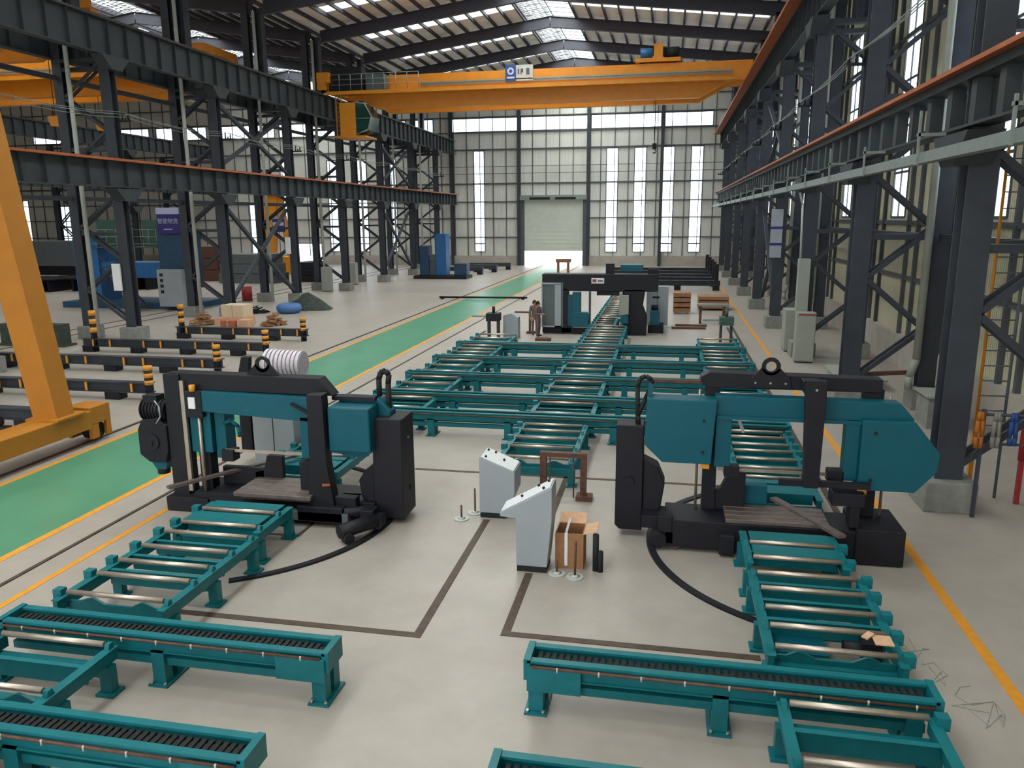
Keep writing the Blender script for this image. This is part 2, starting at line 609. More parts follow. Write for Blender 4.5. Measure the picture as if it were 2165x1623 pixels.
# ---- roof: three gabled bays
def roof_z(x, bay):
    a, b, r = bay
    e, t = 19.55, 21.75
    return e + (t - e) * (1 - abs(x - r) / ((r - a) if x < r else (b - r)))


BAYS = [(XL - 0.2, 8.9, -10.0), (-57.0, XL - 0.2, -41.5), (-90.2, -57.0, -73.5)]
ceil_mb = MB()


def roof_strip(mb, bay, x0, x1, y0, y1, t=0.05, dz=0.0):
    z0, z1 = roof_z(x0, bay) + dz, roof_z(x1, bay) + dz
    n = len(mb.v)
    mb.v += [(x0, y0, z0), (x1, y0, z1), (x1, y1, z1), (x0, y1, z0), (x0, y0, z0 + t), (x1, y0, z1 + t), (x1, y1, z1 + t), (x0, y1, z0 + t)]
    mb.f += [(n, n + 3, n + 2, n + 1), (n + 4, n + 5, n + 6, n + 7), (n, n + 1, n + 5, n + 4),
             (n + 1, n + 2, n + 6, n + 5), (n + 2, n + 3, n + 7, n + 6), (n + 3, n, n + 4, n + 7)]


RW = 2.0     # half width of the ridge skylight
for bi, bay in enumerate(BAYS):
    a, b, r = bay
    for i, y in enumerate(RALL):
        y1 = min(y + 8.55, YF + 0.3)
        for (x0, x1) in ((a, r - RW), (r + RW, b)):
            if bi < 2 and y + 6 < y1:
                roof_strip(ceil_mb, bay, x0, x1, y - 0.05, y + 4.2)
                roof_strip(ceil_mb, bay, x0, x1, y + 5.5, y1 - 0.05)
                # solid eave ends of the cross strip
                roof_strip(ceil_mb, bay, *((x0, x0 + 2.2) if x0 == a else (x1 - 2.2, x1)), y + 4.2, y + 5.5)
            elif y < YF:
                roof_strip(ceil_mb, bay, x0, x1, y - 0.05, y1 - 0.05)
    if bi == 2:
        roof_strip(ceil_mb, bay, r - RW, r, RALL[0], YF)
        roof_strip(ceil_mb, bay, r, r + RW, RALL[0], YF)
struct('ceiling', ceil_mb, 'roof')
# skylight panes
k = 60
for bi, bay in enumerate(BAYS[:2]):
    a, b, r = bay
    pm = MB()
    roof_strip(pm, bay, r - RW, r, RALL[0], YF, 0.03, 0.3)
    roof_strip(pm, bay, r, r + RW, RALL[0], YF, 0.03, 0.3)
    for y in RALL:
        if y + 6 < YF:
            roof_strip(pm, bay, a + 2.2, r - RW, y + 4.2, y + 5.5, 0.02, 0.02)
            roof_strip(pm, bay, r + RW, b - 2.2, y + 4.2, y + 5.5, 0.02, 0.02)
    wo = struct('window_%d' % k, pm, 'poly')
    k += 1
    cm = MB()                                          # curbs and the wire mesh of the ridge light
    for x in (r - RW, r + RW):
        cm.bar((x, RALL[0], roof_z(x, bay) + 0.12), (x, YF, roof_z(x, bay) + 0.12), 0.08, 0.4)
    cm.bar((r, RALL[0], roof_z(r, bay) + 0.2), (r, YF, roof_z(r, bay) + 0.2), 0.07, 0.12)
    y = 20.0
    while y < YF:
        for (x0, x1) in ((r - RW, r), (r, r + RW)):
            cm.bar((x0, y, roof_z(x0, bay) + 0.2), (x1, y, roof_z(x1, bay) + 0.2), 0.035, 0.05)
        y += 1.4
    cm.build('skylight_frame', M['rafter'], wo)
    wm = MB()
    y = 20.0
    while y < YF:
        z0, z1 = roof_z(r - RW, bay) + 0.1, roof_z(r, bay) + 0.1
        wm.bar((r - RW, y, z0), (r - 0.1, y + 0.5, z1), 0.05, 0.03)
        wm.bar((r - 0.1, y, z1), (r - RW, y + 0.5, z0), 0.05, 0.03)
        y += 0.5
    for q in range(1, 5):
        x = r - RW + q * RW / 5
        wm.bar((x, 20, roof_z(x, bay) + 0.1), (x, YF, roof_z(x, bay) + 0.1), 0.03, 0.03)
    wm.build('wire_mesh', M['girt'], wo)

# purlins along the hall
for bi, bay in enumerate(BAYS[:2]):
    a, b, r = bay
    for side in (-1, 1):
        x = r + side * (RW + 0.1)
        lim = a if side < 0 else b
        while (x > lim + 0.2 if side < 0 else x < lim - 0.2):
            z = roof_z(x, bay)
            p = MB().box(x - 0.07, x + 0.07, 8, YF, z - 0.26, z - 0.01)
            tag(p.build('roof_purlin', M['rafter']), 'dark steel purlin running the length of the hall under the roof sheets' if bi == 0 else 'dark steel purlin under the roof of the left hand bay', 'purlin',
                'purlins of the main roof' if bi == 0 else 'purlins of the left bay roof')
            x += side * 1.22
# rafters
for bi, bay in enumerate(BAYS[:2]):
    a, b, r = bay
    rows = RALL[4:]
    n = 0
    for y in rows:
        if y > YF - 1:
            continue
        p = MB()
        for (x0, x1) in ((a + 0.3, r), (r, b - 0.5)):
            z0, z1 = roof_z(x0, bay) - 0.27 - 0.42, roof_z(x1, bay) - 0.27 - 0.42
            p.ibeam((x0, y, z0), (x1, y, z1), 0.84, 0.34, 0.04)
        o = p.build('roof_rafter', M['rafter'])
        tag(o, '%s rafter from the camera spanning the %s bay roof' % (ORD[n], 'main' if bi == 0 else 'left hand'), 'rafter', 'rafters of the %s roof' % ('main' if bi == 0 else 'left bay'))
        n += 1

# ================================================================== COLUMNS
INR, OUTR = 5.45, 7.55
INL, OUTL = -25.05, -27.45


def column(side, y, label, group, xi, xo, brace=True, upper=True, plinth=0.6):
    t = thing('steel_column', label, 'column', ((xi + xo) / 2, y, 0), group)
    top = 12.6
    MB().ibeam((xi, y, plinth), (xi, y, top), 0.46, 0.5, 0.035, up=(0, 1, 0)).build('inner_chord', M['column'], t)
    MB().ibeam((xo, y, plinth), (xo, y, 19.3 if upper else top), 0.42, 0.46, 0.035, up=(0, 1, 0)).build('outer_chord', M['column'], t)
    s = 1 if xi < xo else -1
    lc = MB()
    z, flip = plinth + 0.3, False
    while z + 1.45 < top:
        p, q = (xi + s * 0.2, y, z), (xo - s * 0.2, y, z + 1.45)
        if flip:
            p, q = (xo - s * 0.2, y, z), (xi + s * 0.2, y, z + 1.45)
        for d in (-0.17, 0.17):
            lc.bar((p[0], y + d, p[2]), (q[0], y + d, q[2]), 0.06, 0.13)
        z += 1.45
        flip = not flip
    for z in (4.9, 8.7, 12.2):
        lc.box(min(xi, xo) + 0.2, max(xi, xo) - 0.2, y - 0.16, y + 0.16, z, z + 0.16)
    lc.build('lacing', M['column'], t)
    hw = 0.47
    MB().box(xi - hw, xi + hw, y - 0.47, y + 0.47, 0, plinth).build('plinth', M['concrete'], t, 0.02)
    MB().box(xo - hw * 0.9, xo + hw * 0.9, y - 0.42, y + 0.42, 0, plinth).build('plinth', M['concrete'], t, 0.02)
    # brackets that carry the two crane girders
    g2 = MB()
    for zt in (7.0, 12.72):
        g2.prism([(y - 0.9, zt), (y + 0.9, zt), (y + 0.35, zt - 0.55), (y - 0.35, zt - 0.55)], 'x', xi - s * 0.25 - 0.3, xi - s * 0.25 + 0.3)
    g2.box(min(xi, xo) - 0.1, max(xi, xo) + 0.1, y - 0.2, y + 0.2, 12.55, 12.72)
    g2.build('girder_bracket', M['girder'], t)
    if upper:
        xm = (xi + xo) / 2 + s * 0.25
        MB().ibeam((xm, y, 12.7), (xm, y, 18.9), 0.5, 0.55, 0.04, up=(1, 0, 0)).build('upper_shaft', M['column'], t)
    return t


for k, y in enumerate(ROWS):
    column(1, y, '%s steel column from the camera along the right wall' % ORD[k].capitalize() if False else '%s lattice steel column from the camera in the right hand row' % ORD[k], 'right hand row of columns', INR, OUTR)
    if k >= 1:
        column(-1, y, '%s lattice steel column from the camera in the left hand row' % ORD[k - 1], 'left hand row of columns', INL, OUTL)
    if k >= 2:
        column(-1, y, '%s lattice steel column of the distant row across the left bay' % ORD[k - 2], 'distant row of columns', -56.0, -58.0, upper=False)


# crane girders
def crane_girder(label, x, z0, z1, y0, y1, side, railc=None, step=1.22, web=True):
    t = thing('crane_girder', label, 'crane girder', (x, y0, z0))
    if web:
        MB().box(x - 0.02, x + 0.02, y0, y1, z0 + 0.04, z1 - 0.04).build('web', M['girder'], t)
    MB().box(x - 0.22, x + 0.22, y0, y1, z1 - (0.05 if web else 0.2), z1).build('top_flange', M['girder'], t)
    MB().box(x - 0.2, x + 0.2, y0, y1, z0, z0 + 0.05).build('bottom_flange', M['girder'], t)
    hw, ht = (0.17, 0.015) if web else (0.12, 0.13)
    st = MB().box(x - hw, x + hw, y0 + 0.3 - ht, y0 + 0.3 + ht, z0 + 0.05, z1 - 0.05).build('stiffener', M['girder'], t)
    n = min(100, int((y1 - y0 - 0.5) / step))
    for k in range(1, n + 1):
        c = st.copy()
        COL.objects.link(c)
        c.location = (0, step * k, 0)
    if railc is None:
        MB().box(x - 0.05, x + 0.05, y0, y1, z1, z1 + 0.12).build('crane_rail', M['railst'], t)
    else:
        MB().box(x - 0.05, x + 0.05, y0, y1, z1, z1 + 0.1).build('crane_rail', M['railst'], t)
        xc = x - side * (0.7 if z1 > 14 else 0.36)
        MB().box(xc - railc, xc + railc, y0, y1, z1 - railc, z1 + railc).box(min(xc, x - side * 0.2), max(xc, x - side * 0.2), y0, y1, z1 - 0.03, z1 - 0.01).build('conductor_rail', M['rail'], t)
    return t


crane_girder('upper crane runway girder along the right hand columns', 5.3, 12.85, 14.3, 12, YF - 1, 1, 0.075)
crane_girder('lower crane runway girder along the right hand columns', 5.25, 7.1, 8.1, 8, YF - 1, 1, 0.04, web=False)
crane_girder('upper crane runway girder above the left hand columns', -24.85, 12.75, 14.3, 18, YF - 1, -1)
crane_girder('lower crane runway girder on the left hand columns with orange rail', -24.65, 7.05, 8.25, 18, YF - 1, -1, 0.05)
crane_girder('upper crane runway girder on the left bay side of the columns', -27.75, 12.75, 14.3, 18, YF - 1, 1)
crane_girder('distant crane runway girder across the left bay', -55.7, 8.6, 10.0, 20, YF - 1, 1)
crane_girder('distant high crane runway girder across the left bay', -55.7, 12.85, 14.3, 20, YF - 1, 1)


# bracing between columns
def brace(label, p, q, w=0.18, m='column', group='diagonal braces between columns'):
    return tag(MB().bar(p, q, w, w).build('cross_brace', M[m]), label, 'brace', group)


for (xc, rw_, nm) in ((INL - 0.2, [(3, 4), (6, 7)], 'left'), (INR + 0.05, [(3, 4)], 'right')):
    for (i, j) in rw_:
        ya, yb = ROWS[i] + 0.45, ROWS[j] - 0.45
        w_ = 'nearer' if i == 3 else 'farther'
        for (lo, hi, lv) in ((0.8, 6.2, 'lower'), (8.6, 11.9, 'upper')):
            brace('%s grey diagonal brace rising away from the camera in the %s row, %s braced gap' % (lv, nm, w_), (xc, ya, lo), (xc, yb, hi), 0.19)
            brace('%s grey diagonal brace falling away from the camera in the %s row, %s braced gap' % (lv, nm, w_), (xc + 0.2, yb, lo), (xc + 0.2, ya, hi), 0.19)
for i in range(len(ROWS) - 1):
    ya, yb = ROWS[i] + 0.3, ROWS[i + 1] - 0.3
    for z, lv in ((4.95, 'lower'), (8.8, 'upper')):
        brace('%s grey strut joining outer chords of the right row, %s gap from the camera' % (lv, ORD[i]), (OUTR, ya, z), (OUTR, yb, z), 0.2, group='struts along the right row')
    if i >= 1:
        for z, lv in ((6.6, 'lower'), (11.9, 'upper')):
            brace('%s grey strut joining outer chords of the left row, %s gap from the camera' % (lv, ORD[i - 1]), (OUTL, ya, z), (OUTL, yb, z), 0.2, group='struts along the left row')

# white downpipes
for k, y in enumerate(ROWS):
    if k >= 1:
        x = -26.6
        p = MB().path([(x, y - 0.55, 0.05), (x, y - 0.55, 18.6)], 0.1, 12)
        tag(p.build('downpipe', M['white']), 'white plastic downpipe on the %s column of the left hand row' % ORD[k - 1], 'pipe', 'white downpipes of the left row')
for k, y in enumerate(ROWS[:7]):
    x = 7.15
    p = MB().path([(x - 0.15, y - 0.42, 0.62), (x - 0.15, y - 0.42, 1.0), (x, y - 0.42, 1.5), (x, y - 0.42, 18.6)], 0.11, 12)
    tag(p.build('downpipe', M['beige']), 'pale plastic downpipe on the %s column of the right hand row' % ORD[k], 'pipe', 'pale downpipes of the right row')

# cable tray with hangers under the lower right girder
t = thing('cable_tray', 'long galvanised cable tray hanging under the lower right girder', 'cable tray', (4.75, 12, 6.5))
MB().box(4.6, 4.615, 11.5, YF - 2, 6.56, 6.74).box(4.805, 4.82, 11.5, YF - 2, 6.56, 6.74).box(4.6, 4.82, 11.5, YF - 2, 6.545, 6.56).build('tray_body', M['tray'], t)
y = 12.3
n = 0
while y < 80:
    MB().box(4.56, 4.6, y - 0.03, y + 0.03, 6.52, 7.5 if n % 2 else 7.2).box(4.54, 5.04, y - 0.03, y + 0.03, 7.04, 7.1).build('hanger', M['tray'], t)
    y += 4.275
    n += 1

# suspended crane feed wires
for nm, xs_, z_, sg in (('right', (4.75, 4.95, 5.15), 9.85, 0.12), ('left', (-24.35, -24.2, -24.5), 10.15, 0.22)):
    for i, x in enumerate(xs_):
        pts = []
        for k in range(len(ROWS) - 1):
            for q in range(4):
                s = q / 4
                y = ROWS[k] + 8.55 * s
                pts.append((x, y, z_ + 0.12 * i - sg * 4 * s * (1 - s)))
        pts.append((x, ROWS[-1], z_ + 0.12 * i))
        b = MB().path(pts, 0.014, 6)
        tag(b.build('feed_wire', M['tray'] if i else M['beige']), 'thin %s feed wire slung along the %s hand columns' % (('pale', 'lower grey', 'upper grey')[i], nm), 'wire', 'feed wires along the %s columns' % nm)
    for k, y in enumerate(ROWS):
        if nm == 'left' and k == 0:
            continue
        xw = xs_[1]
        xc = INR if nm == 'right' else INL
        xq = xc - 0.26 if nm == 'right' else xc + 0.26
        b = MB().box(min(xs_[0] - 0.05, xq), max(xs_[-1] + 0.05 if nm == 'right' else -24.1, xq) if nm == 'left' else xq, y - 0.05, y + 0.05, z_ - 0.2, z_ - 0.12)
        for x in xs_:
            b.tube((x, y, z_ - 0.12), (x, y, z_ - 0.03 + 0.12 * xs_.index(x)), 0.04, 8)
        tag(b.build('wire_bracket', M['black']), 'black insulator bracket on the %s column of the %s hand row' % (ORD[k if nm == 'right' else k - 1], nm), 'bracket', 'wire brackets on %s columns' % nm)

# ================================================================== BRIDGE CRANES
def bridge_crane(label, x0, x1, y, z, sign=True, full=True):
    """double girder bridge on the runway rails at height z"""
    t = thing('bridge_crane', label, 'crane', ((x0 + x1) / 2, y, z))
    zb, zt = z - 1.0, z + 1.28
    for k, yy in enumerate((y, y + 2.6)):
        pts = [(x0 + 0.2, z + 0.05), (x0 + 1.6, z + 0.05), (x0 + 3.6, zb), (x1 - 3.6, zb), (x1 - 1.6, z + 0.05), (x1 - 0.2, z + 0.05), (x1 - 0.2, zt), (x0 + 0.2, zt)]
        MB().prism(pts, 'y', yy, yy + 0.55).build('bridge_girder', M['orange'], t)
    for xx in (x0, x1):
        e = MB().box(xx - 0.3, xx + 0.3, y - 1.6, y + 4.4, z + 0.2, z + 0.75).build('end_carriage', M['orange'], t)
        for yy in (y - 1.2, y + 4.0):
            MB().tube((xx - 0.1, yy, z + 0.26), (xx + 0.1, yy, z + 0.26), 0.26, 20).build('wheel', M['black'], e)
    # walkway along the near girder with railing
    w = MB().box(x0 + 0.2, x1 - 1.3, y - 1.25, y, z - 0.02, z + 0.08).build('walkway', M['orange'], t)
    MB().box(x0 + 0.2, x1 - 1.3, y - 1.28, y - 1.22, z - 0.12, z + 0.12).build('walkway_edge', M['orange'], w)
    h = MB()
    n = 9 if full else 6
    for i in range(n):
        xx = x0 + 0.4 + i * 0.85
        h.tube((xx, y - 1.2, z + 0.1), (xx, y - 1.2, z + 1.25), 0.025, 6)
    for zz in (0.55, 0.9, 1.25):
        h.tube((x0 + 0.4, y - 1.2, z + zz), (x0 + 0.4 + (n - 1) * 0.85, y - 1.2, z + zz), 0.022, 6)
    h.build('railing', M['tray'], t)
    MB().box(x0 + 7, x1 - 1.5, y - 0.2, y - 0.08, z + 0.6, z + 0.68).box(x0 + 7, x1 - 1.5, y - 0.14, y - 0.1, z + 0.45, z + 0.6).build('power_rail', M['tray'], t)
    return t


ZC = 14.44
bc = bridge_crane('orange overhead travelling crane spanning the main bay', -24.85, 5.3, 57.0, ZC)
MB().box(-24.2, -21.9, 55.85, 56.7, ZC + 0.1, ZC + 1.75).build('electrical_cabinet', M['black'], bc)
MB().box(-21.6, -20.2, 55.85, 56.7, ZC + 0.1, ZC + 1.2).build('electrical_cabinet', M['slate'], bc)
MB().box(-25.2, -24.3, 55.5, 57, ZC + 0.7, ZC + 1.4).build('drive_cover', M['orange'], bc)
sg = MB().box(-11.55, -9.65, 56.8, 56.9, ZC + 0.5, ZC + 1.55).build('sign_board', M['white'], bc)
MB().box(-11.6, -10.85, 56.76, 56.8, ZC + 0.48, ZC + 1.57).build('blue_panel', M['logo'], sg)
MB().ring((-11.22, 56.75, ZC + 1.15), 'y', 0.12, 0.24, 0.02, 20).box(-11.48, -10.96, 56.73, 56.76, ZC + 0.66, ZC + 0.78).build('emblem', M['lilac'], sg)
for i, (a, b, c, d) in enumerate([(-10.72, -10.62, 0.95, 1.3), (-10.52, -10.34, 1.05, 1.3), (-10.52, -10.46, 0.92, 1.05), (-10.12, -9.9, 0.9, 1.32), (-9.95, -9.85, 0.6, 0.7)]):
    MB().box(a, b, 56.78, 56.8, ZC + c, ZC + d).build('sign_mark', M['ink'], sg)
# operator cab hung under the left end
cab = MB().box(-23.6, -22.4, 55.6, 57.4, ZC - 3.0, ZC - 0.7).build('operator_cab', M['orange'], bc)
MB().prism([(-22.4, ZC - 2.9), (-21.5, ZC - 2.6), (-21.2, ZC - 1.7), (-21.7, ZC - 0.8), (-22.4, ZC - 0.7)], 'y', 55.65, 57.35).build('cab_window', M['glassd'], cab)
MB().path([(-22.4, 55.6, ZC - 2.9), (-21.5, 55.6, ZC - 2.6), (-21.2, 55.6, ZC - 1.7), (-21.7, 55.6, ZC - 0.8), (-22.4, 55.6, ZC - 0.7)], 0.05, 6).path([(-22.4, 55.6, ZC - 1.8), (-21.2, 55.6, ZC - 1.8)], 0.03, 6).build('window_frame', M['tray'], cab)
MB().box(-24.0, -21.6, 55.4, 57.6, ZC - 3.12, ZC - 3.0).build('cab_floor', M['orange'], cab)
lad = MB()
for x in (-24.1, -23.7):
    lad.bar((x, 56.2, ZC), (x, 56.2, ZC - 3.05), 0.06)
for i in range(9):
    lad.bar((-24.1, 56.2, ZC - 0.3 - 0.32 * i), (-23.7, 56.2, ZC - 0.3 - 0.32 * i), 0.03)
lad.build('ladder', M['orange'], cab)
# hoist trolley on the bridge
tr_ = thing('hoist_trolley', 'hoist trolley with blue motor on top of the main bay crane', 'trolley', (-1.2, 58.3, ZC + 1.45))
MB().box(-2.6, 0.4, 56.9, 60.0, ZC + 1.55, ZC + 1.8).build('trolley_frame', M['orange'], tr_)
for x in (-2.2, 0.0):
    for y in (57.25, 59.85):
        MB().tube((x, y - 0.1, ZC + 1.62), (x, y + 0.1, ZC + 1.62), 0.17, 14).build('wheel', M['black'], tr_)
MB().tube((-2.3, 57.6, ZC + 2.2), (-1.5, 57.6, ZC + 2.2), 0.36, 18).build('motor', M['blue'], tr_)
MB().box(-1.4, -0.8, 57.2, 58.0, ZC + 1.8, ZC + 2.75).build('gearbox', M['orange'], tr_)
MB().tube((-0.7, 57.8, ZC + 2.2), (0.3, 57.8, ZC + 2.2), 0.42, 18).build('rope_drum', M['black'], tr_)
hk = MB().tube((-1.2, 58.6, ZC + 1.6), (-1.2, 58.6, ZC - 3.6), 0.03, 6).tube((-1.45, 58.6, ZC + 1.6), (-1.2, 58.6, ZC - 3.6), 0.02, 6)
hk.build('rope', M['black'], tr_)
MB().box(-1.35, -1.05, 58.5, 58.7, ZC - 4.0, ZC - 3.6).ring((-1.2, 58.6, ZC - 4.15), 'y', 0.08, 0.15, 0.06, 16, -2.6, 1.6).build('hook_block', M['black'], tr_)
tr_.location.z -= 0.17

c2 = bridge_crane('orange overhead crane in the left bay, nearer one', -55.7, -27.75, 33.5, ZC, full=False)
sg2 = MB().box(-31.9, -30.4, 33.2, 33.3, ZC + 0.3, ZC + 1.5).build('sign_board', M['white'], c2)
MB().box(-31.6, -31.2, 33.17, 33.2, ZC + 0.7, ZC + 1.1).box(-30.8, -30.6, 33.17, 33.2, ZC + 0.7, ZC + 1.0).build('sign_mark', M['ink'], sg2)
c3 = bridge_crane('orange overhead crane in the left bay, farther one', -55.7, -27.75, 46.5, ZC, full=False)
for c, y, x in ((c2, 33.5, -29.35), (c3, 46.5, -36.9)):
    MB().box(x - 0.9, x + 0.9, y - 0.2, y + 3.4, ZC + 1.28, ZC + 1.9).build('trolley', M['orange'], c)
MB().box(-30.6, -28.3, 46.3, 50.2, ZC + 1.28, ZC + 1.75).build('drive_cover', M['orange'], c3)
# hook blocks of the left bay cranes
for k, (cx_, cy_, zz) in enumerate(((-29.35, 34.9, 10.1), (-36.9, 47.8, 11.4))):
    t = thing('hook_block', '%s orange hook block hanging in the left bay' % ('nearer' if k == 0 else 'farther'), 'hook block', (cx_, cy_, zz))
    MB().prism([(cx_ - 0.45, zz + 0.45), (cx_ + 0.45, zz + 0.5), (cx_ + 0.5, zz - 0.05), (cx_ - 0.3, zz)], 'y', cy_ - 0.3, cy_ + 0.3).build('block_body', M['orange'], t)
    MB().tube((cx_ - 0.25, cy_, zz + 0.45), (cx_ - 0.25, cy_, ZC + 1.27), 0.02, 6).tube((cx_ + 0.25, cy_, zz + 0.45), (cx_ + 0.25, cy_, ZC + 1.27), 0.02, 6).build('hoist_rope', M['column'], t)
    MB().ring((cx_, cy_, zz - 0.2), 'y', 0.08, 0.15, 0.06, 16, -2.6, 1.6).build('hook', M['black'], t)

# ================================================================== GANTRY CRANE LEG (left foreground)
gc = thing('gantry_crane', 'yellow gantry crane leg with wheeled foot beam on the floor rail', 'crane', (-14.6, 16, 0))
lg = MB()
n0 = len(lg.v)
lg.v += [(-14.97, 15.72, 0.85), (-14.3, 15.72, 0.85), (-14.3, 16.3, 0.85), (-14.97, 16.3, 0.85),
         (-16.25, 15.65, 9.2), (-15.45, 15.65, 9.2), (-15.45, 16.35, 9.2), (-16.25, 16.35, 9.2)]
lg.f += [(n0, n0 + 3, n0 + 2, n0 + 1), (n0 + 4, n0 + 5, n0 + 6, n0 + 7), (n0, n0 + 1, n0 + 5, n0 + 4), (n0 + 1, n0 + 2, n0 + 6, n0 + 5), (n0 + 2, n0 + 3, n0 + 7, n0 + 6), (n0 + 3, n0, n0 + 4, n0 + 7)]
lg.build('leg', M['gantry'], gc, 0.01)
MB().box(-15.0, -14.22, 10.8, 16.75, 0.42, 0.88).build('foot_beam', M['gantry'], gc, 0.015)
MB().box(-15.05, -14.15, 15.55, 16.5, 0.88, 0.93).build('leg_flange', M['gantry'], gc)
MB().box(-14.98, -14.24, 16.75, 17.45, 0.5, 0.95).box(-14.98, -14.86, 16.75, 17.45, 0.12, 0.5).box(-14.36, -14.24, 16.75, 17.0, 0.12, 0.5).box(-14.36, -14.24, 17.3, 17.45, 0.12, 0.5).build('wheel_box', M['gantry'], gc, 0.015)
MB().tube((-14.7, 17.15, 0.27), (-14.4, 17.15, 0.27), 0.24, 20).build('wheel', M['black'], gc)
MB().tube((-14.7, 11.3, 0.27), (-14.4, 11.3, 0.27), 0.24, 20).build('wheel', M['black'], gc)
MB().box(-16.6, -15.5, 15.6, 16.4, 9.2, 10.1).box(-27, -16.6, 15.7, 16.3, 9.3, 10.1).build('cross_girder', M['gantry'], gc)
bk = MB().tube((-15.45, 15.0, 1.0), (-15.2, 15.0, 1.0), 0.12, 12).box(-15.5, -15.0, 14.9, 15.1, 0.6, 0.9)
bk.build('drive_motor', M['black'], gc)


# ================================================================== STORAGE BEAMS WITH STRIPED POSTS
def stub_beam(label, x0, x1, y, posts):
    t = thing('storage_beam', label, 'storage rack', ((x0 + x1) / 2, y, 0), 'low storage beams left of the green walkway')
    MB().ibeam((x0, y, 0.4), (x1, y, 0.4), 0.34, 0.3, 0.03).build('beam', M['column'], t)
    st = MB()
    x = x0 + 0.6
    i = 0
    while x < x1 - 0.3:
        if i % 3 != 2:
            st.box(x - 0.035, x + 0.035, y - 0.152, y - 0.11, 0.26, 0.54)
        x += 0.82
        i += 1
    st.build('yellow_stiffener', M['yellow'], t)
    x = x0 + 0.35
    while x < x1 + 0.1:
        MB().box(x - 0.26, x + 0.26, y - 0.2, y + 0.2, 0, 0.24).build('block_foot', M['black'], t)
        x += 2.35
    for px in posts:
        px, ph = px if isinstance(px, tuple) else (px, 1.1)
        p = MB().tube((px, y - 0.02, 0.0), (px, y - 0.02, ph - 0.02), 0.13, 18).build('post', M['black'], t)
        for i in range(3):
            z = ph - 0.07 - i * 0.27 * (ph / 1.3)
            hb = 0.075 * ph / 1.2
            MB().tube((px, y - 0.02, z - hb), (px, y - 0.02, z + hb), 0.14, 18).build('yellow_band', M['yellow'], p)
    return t


stub_beam('farthest low black beam with striped posts at both ends', -23.2, -16.4, 33.6, ((-22.9, 1.6), -16.6))
stub_beam('second farthest low black beam with striped end posts', -25.0, -16.2, 29.5, ((-24.4, 1.75), -16.3))
stub_beam('middle low black beam with one striped post at its right end', -28.0, -16.0, 25.7, (-16.2,))
stub_beam('second nearest low black beam, striped post beside the saw motor', -27.0, -15.9, 21.5, (-16.0,))
stub_beam('nearest low black beam, partly behind the yellow gantry leg', -27.0, -16.6, 17.9, ())


# ================================================================== CONVEYORS
def roller_conveyor(label, x0, x1, y0, y1, rollers, plates=(), group=None, legs_y=None, dip=True, gut=False):
    t = thing('roller_conveyor', label, 'conveyor', ((x0 + x1) / 2, (y0 + y1) / 2, 0), group)
    zr = 0.6
    outer = 1 if (x0 + x1) > 0 else -1
    for x in (x0, x1):
        out = (x == x1) == (outer > 0)
        fr = MB().box(x - 0.035, x + 0.035, y0, y1, 0.38, 0.54)
        fr.box(x - 0.06, x + 0.06, y0, y1, 0.54, 0.552)
        for y in rollers:
            if out:
                fr.box(min(x, x + outer * 0.13), max(x, x + outer * 0.13), y - 0.06, y + 0.06, 0.5, 0.64)
            else:
                fr.prism([(y - 0.06, 0.54), (y + 0.06, 0.54), (y + 0.03, 0.625), (y - 0.03, 0.625)], 'x', x - 0.03, x + 0.03)
        fr.build('side_frame', M['teal2'], t)
    for i, y in enumerate(rollers[:-1]):
        if len(rollers) < 5 or i >= 1:
            yb = y + (rollers[i + 1] - y) * 0.62
            MB().box(x0 + 0.035, x1 - 0.035, yb - 0.02, yb + 0.02, 0.3, 0.53).box(x0 + 0.035, x1 - 0.035, yb - 0.05, yb + 0.02, 0.53, 0.54).build('deep_channel', M['teal2'], t)
    ly = legs_y or [y0 + 0.1, y1 - 0.1]
    for y in ly:
        for x in (x0, x1):
            l = MB().box(x - 0.075, x + 0.075, y - 0.06, y + 0.06, 0.04, 0.37).build('leg', M['teal2'], t)
            MB().box(x - 0.12, x + 0.12, y - 0.11, y + 0.11, 0.0, 0.035).build('foot_plate', M['teal2'], l)
        MB().box(x0 + 0.04, x1 - 0.04, y - 0.045, y + 0.045, 0.22, 0.38).build('cross_member', M['teal2'], t)
    for y in rollers:
        r = MB().tube((x0 + 0.06, y, zr), (x1 - 0.06, y, zr), 0.036, 12).build('roller', M['steel'], t)
    for (a, b) in plates:
        MB().box(x0 + 0.08, x1 - 0.08, a, b, 0.575, 0.6).box(x0 + 0.1, x1 - 0.1, a, a + 0.03, 0.4, 0.575).box(x0 + 0.1, x1 - 0.1, b - 0.03, b, 0.4, 0.575).build('cover_plate', M['teal2'], t)
    if dip:
        y = y0 + 0.1
        c = (x0 + x1) / 2
        MB().prism([(x0 + 0.04, 0.3), (x1 - 0.04, 0.3), (x1 - 0.04, 0.46), (x1 - 0.2, 0.46), (c + 0.42, 0.52), (c + 0.36, 0.52), (c + 0.2, 0.44), (c - 0.2, 0.44), (c - 0.36, 0.52), (c - 0.42, 0.52), (x0 + 0.2, 0.46), (x0 + 0.04, 0.46)], 'y', y + 0.1, y + 0.14).build('guide_channel', M['teal2'], t)
    if gut:
        MB().box(x0 + 0.12, x0 + 0.75, y0 + 0.5, y1 - 0.5, 0.3, 0.33).build('drip_tray', M['teal'], t)
        MB().tube((x1 - 0.5, y0 + 0.8, 0.3), (x1 - 0.15, y0 + 0.8, 0.3), 0.09, 14).box(x1 - 0.3, x1 - 0.06, y0 + 0.7, y0 + 0.9, 0.2, 0.42).build('gear_motor', M['black'], t)
    return t


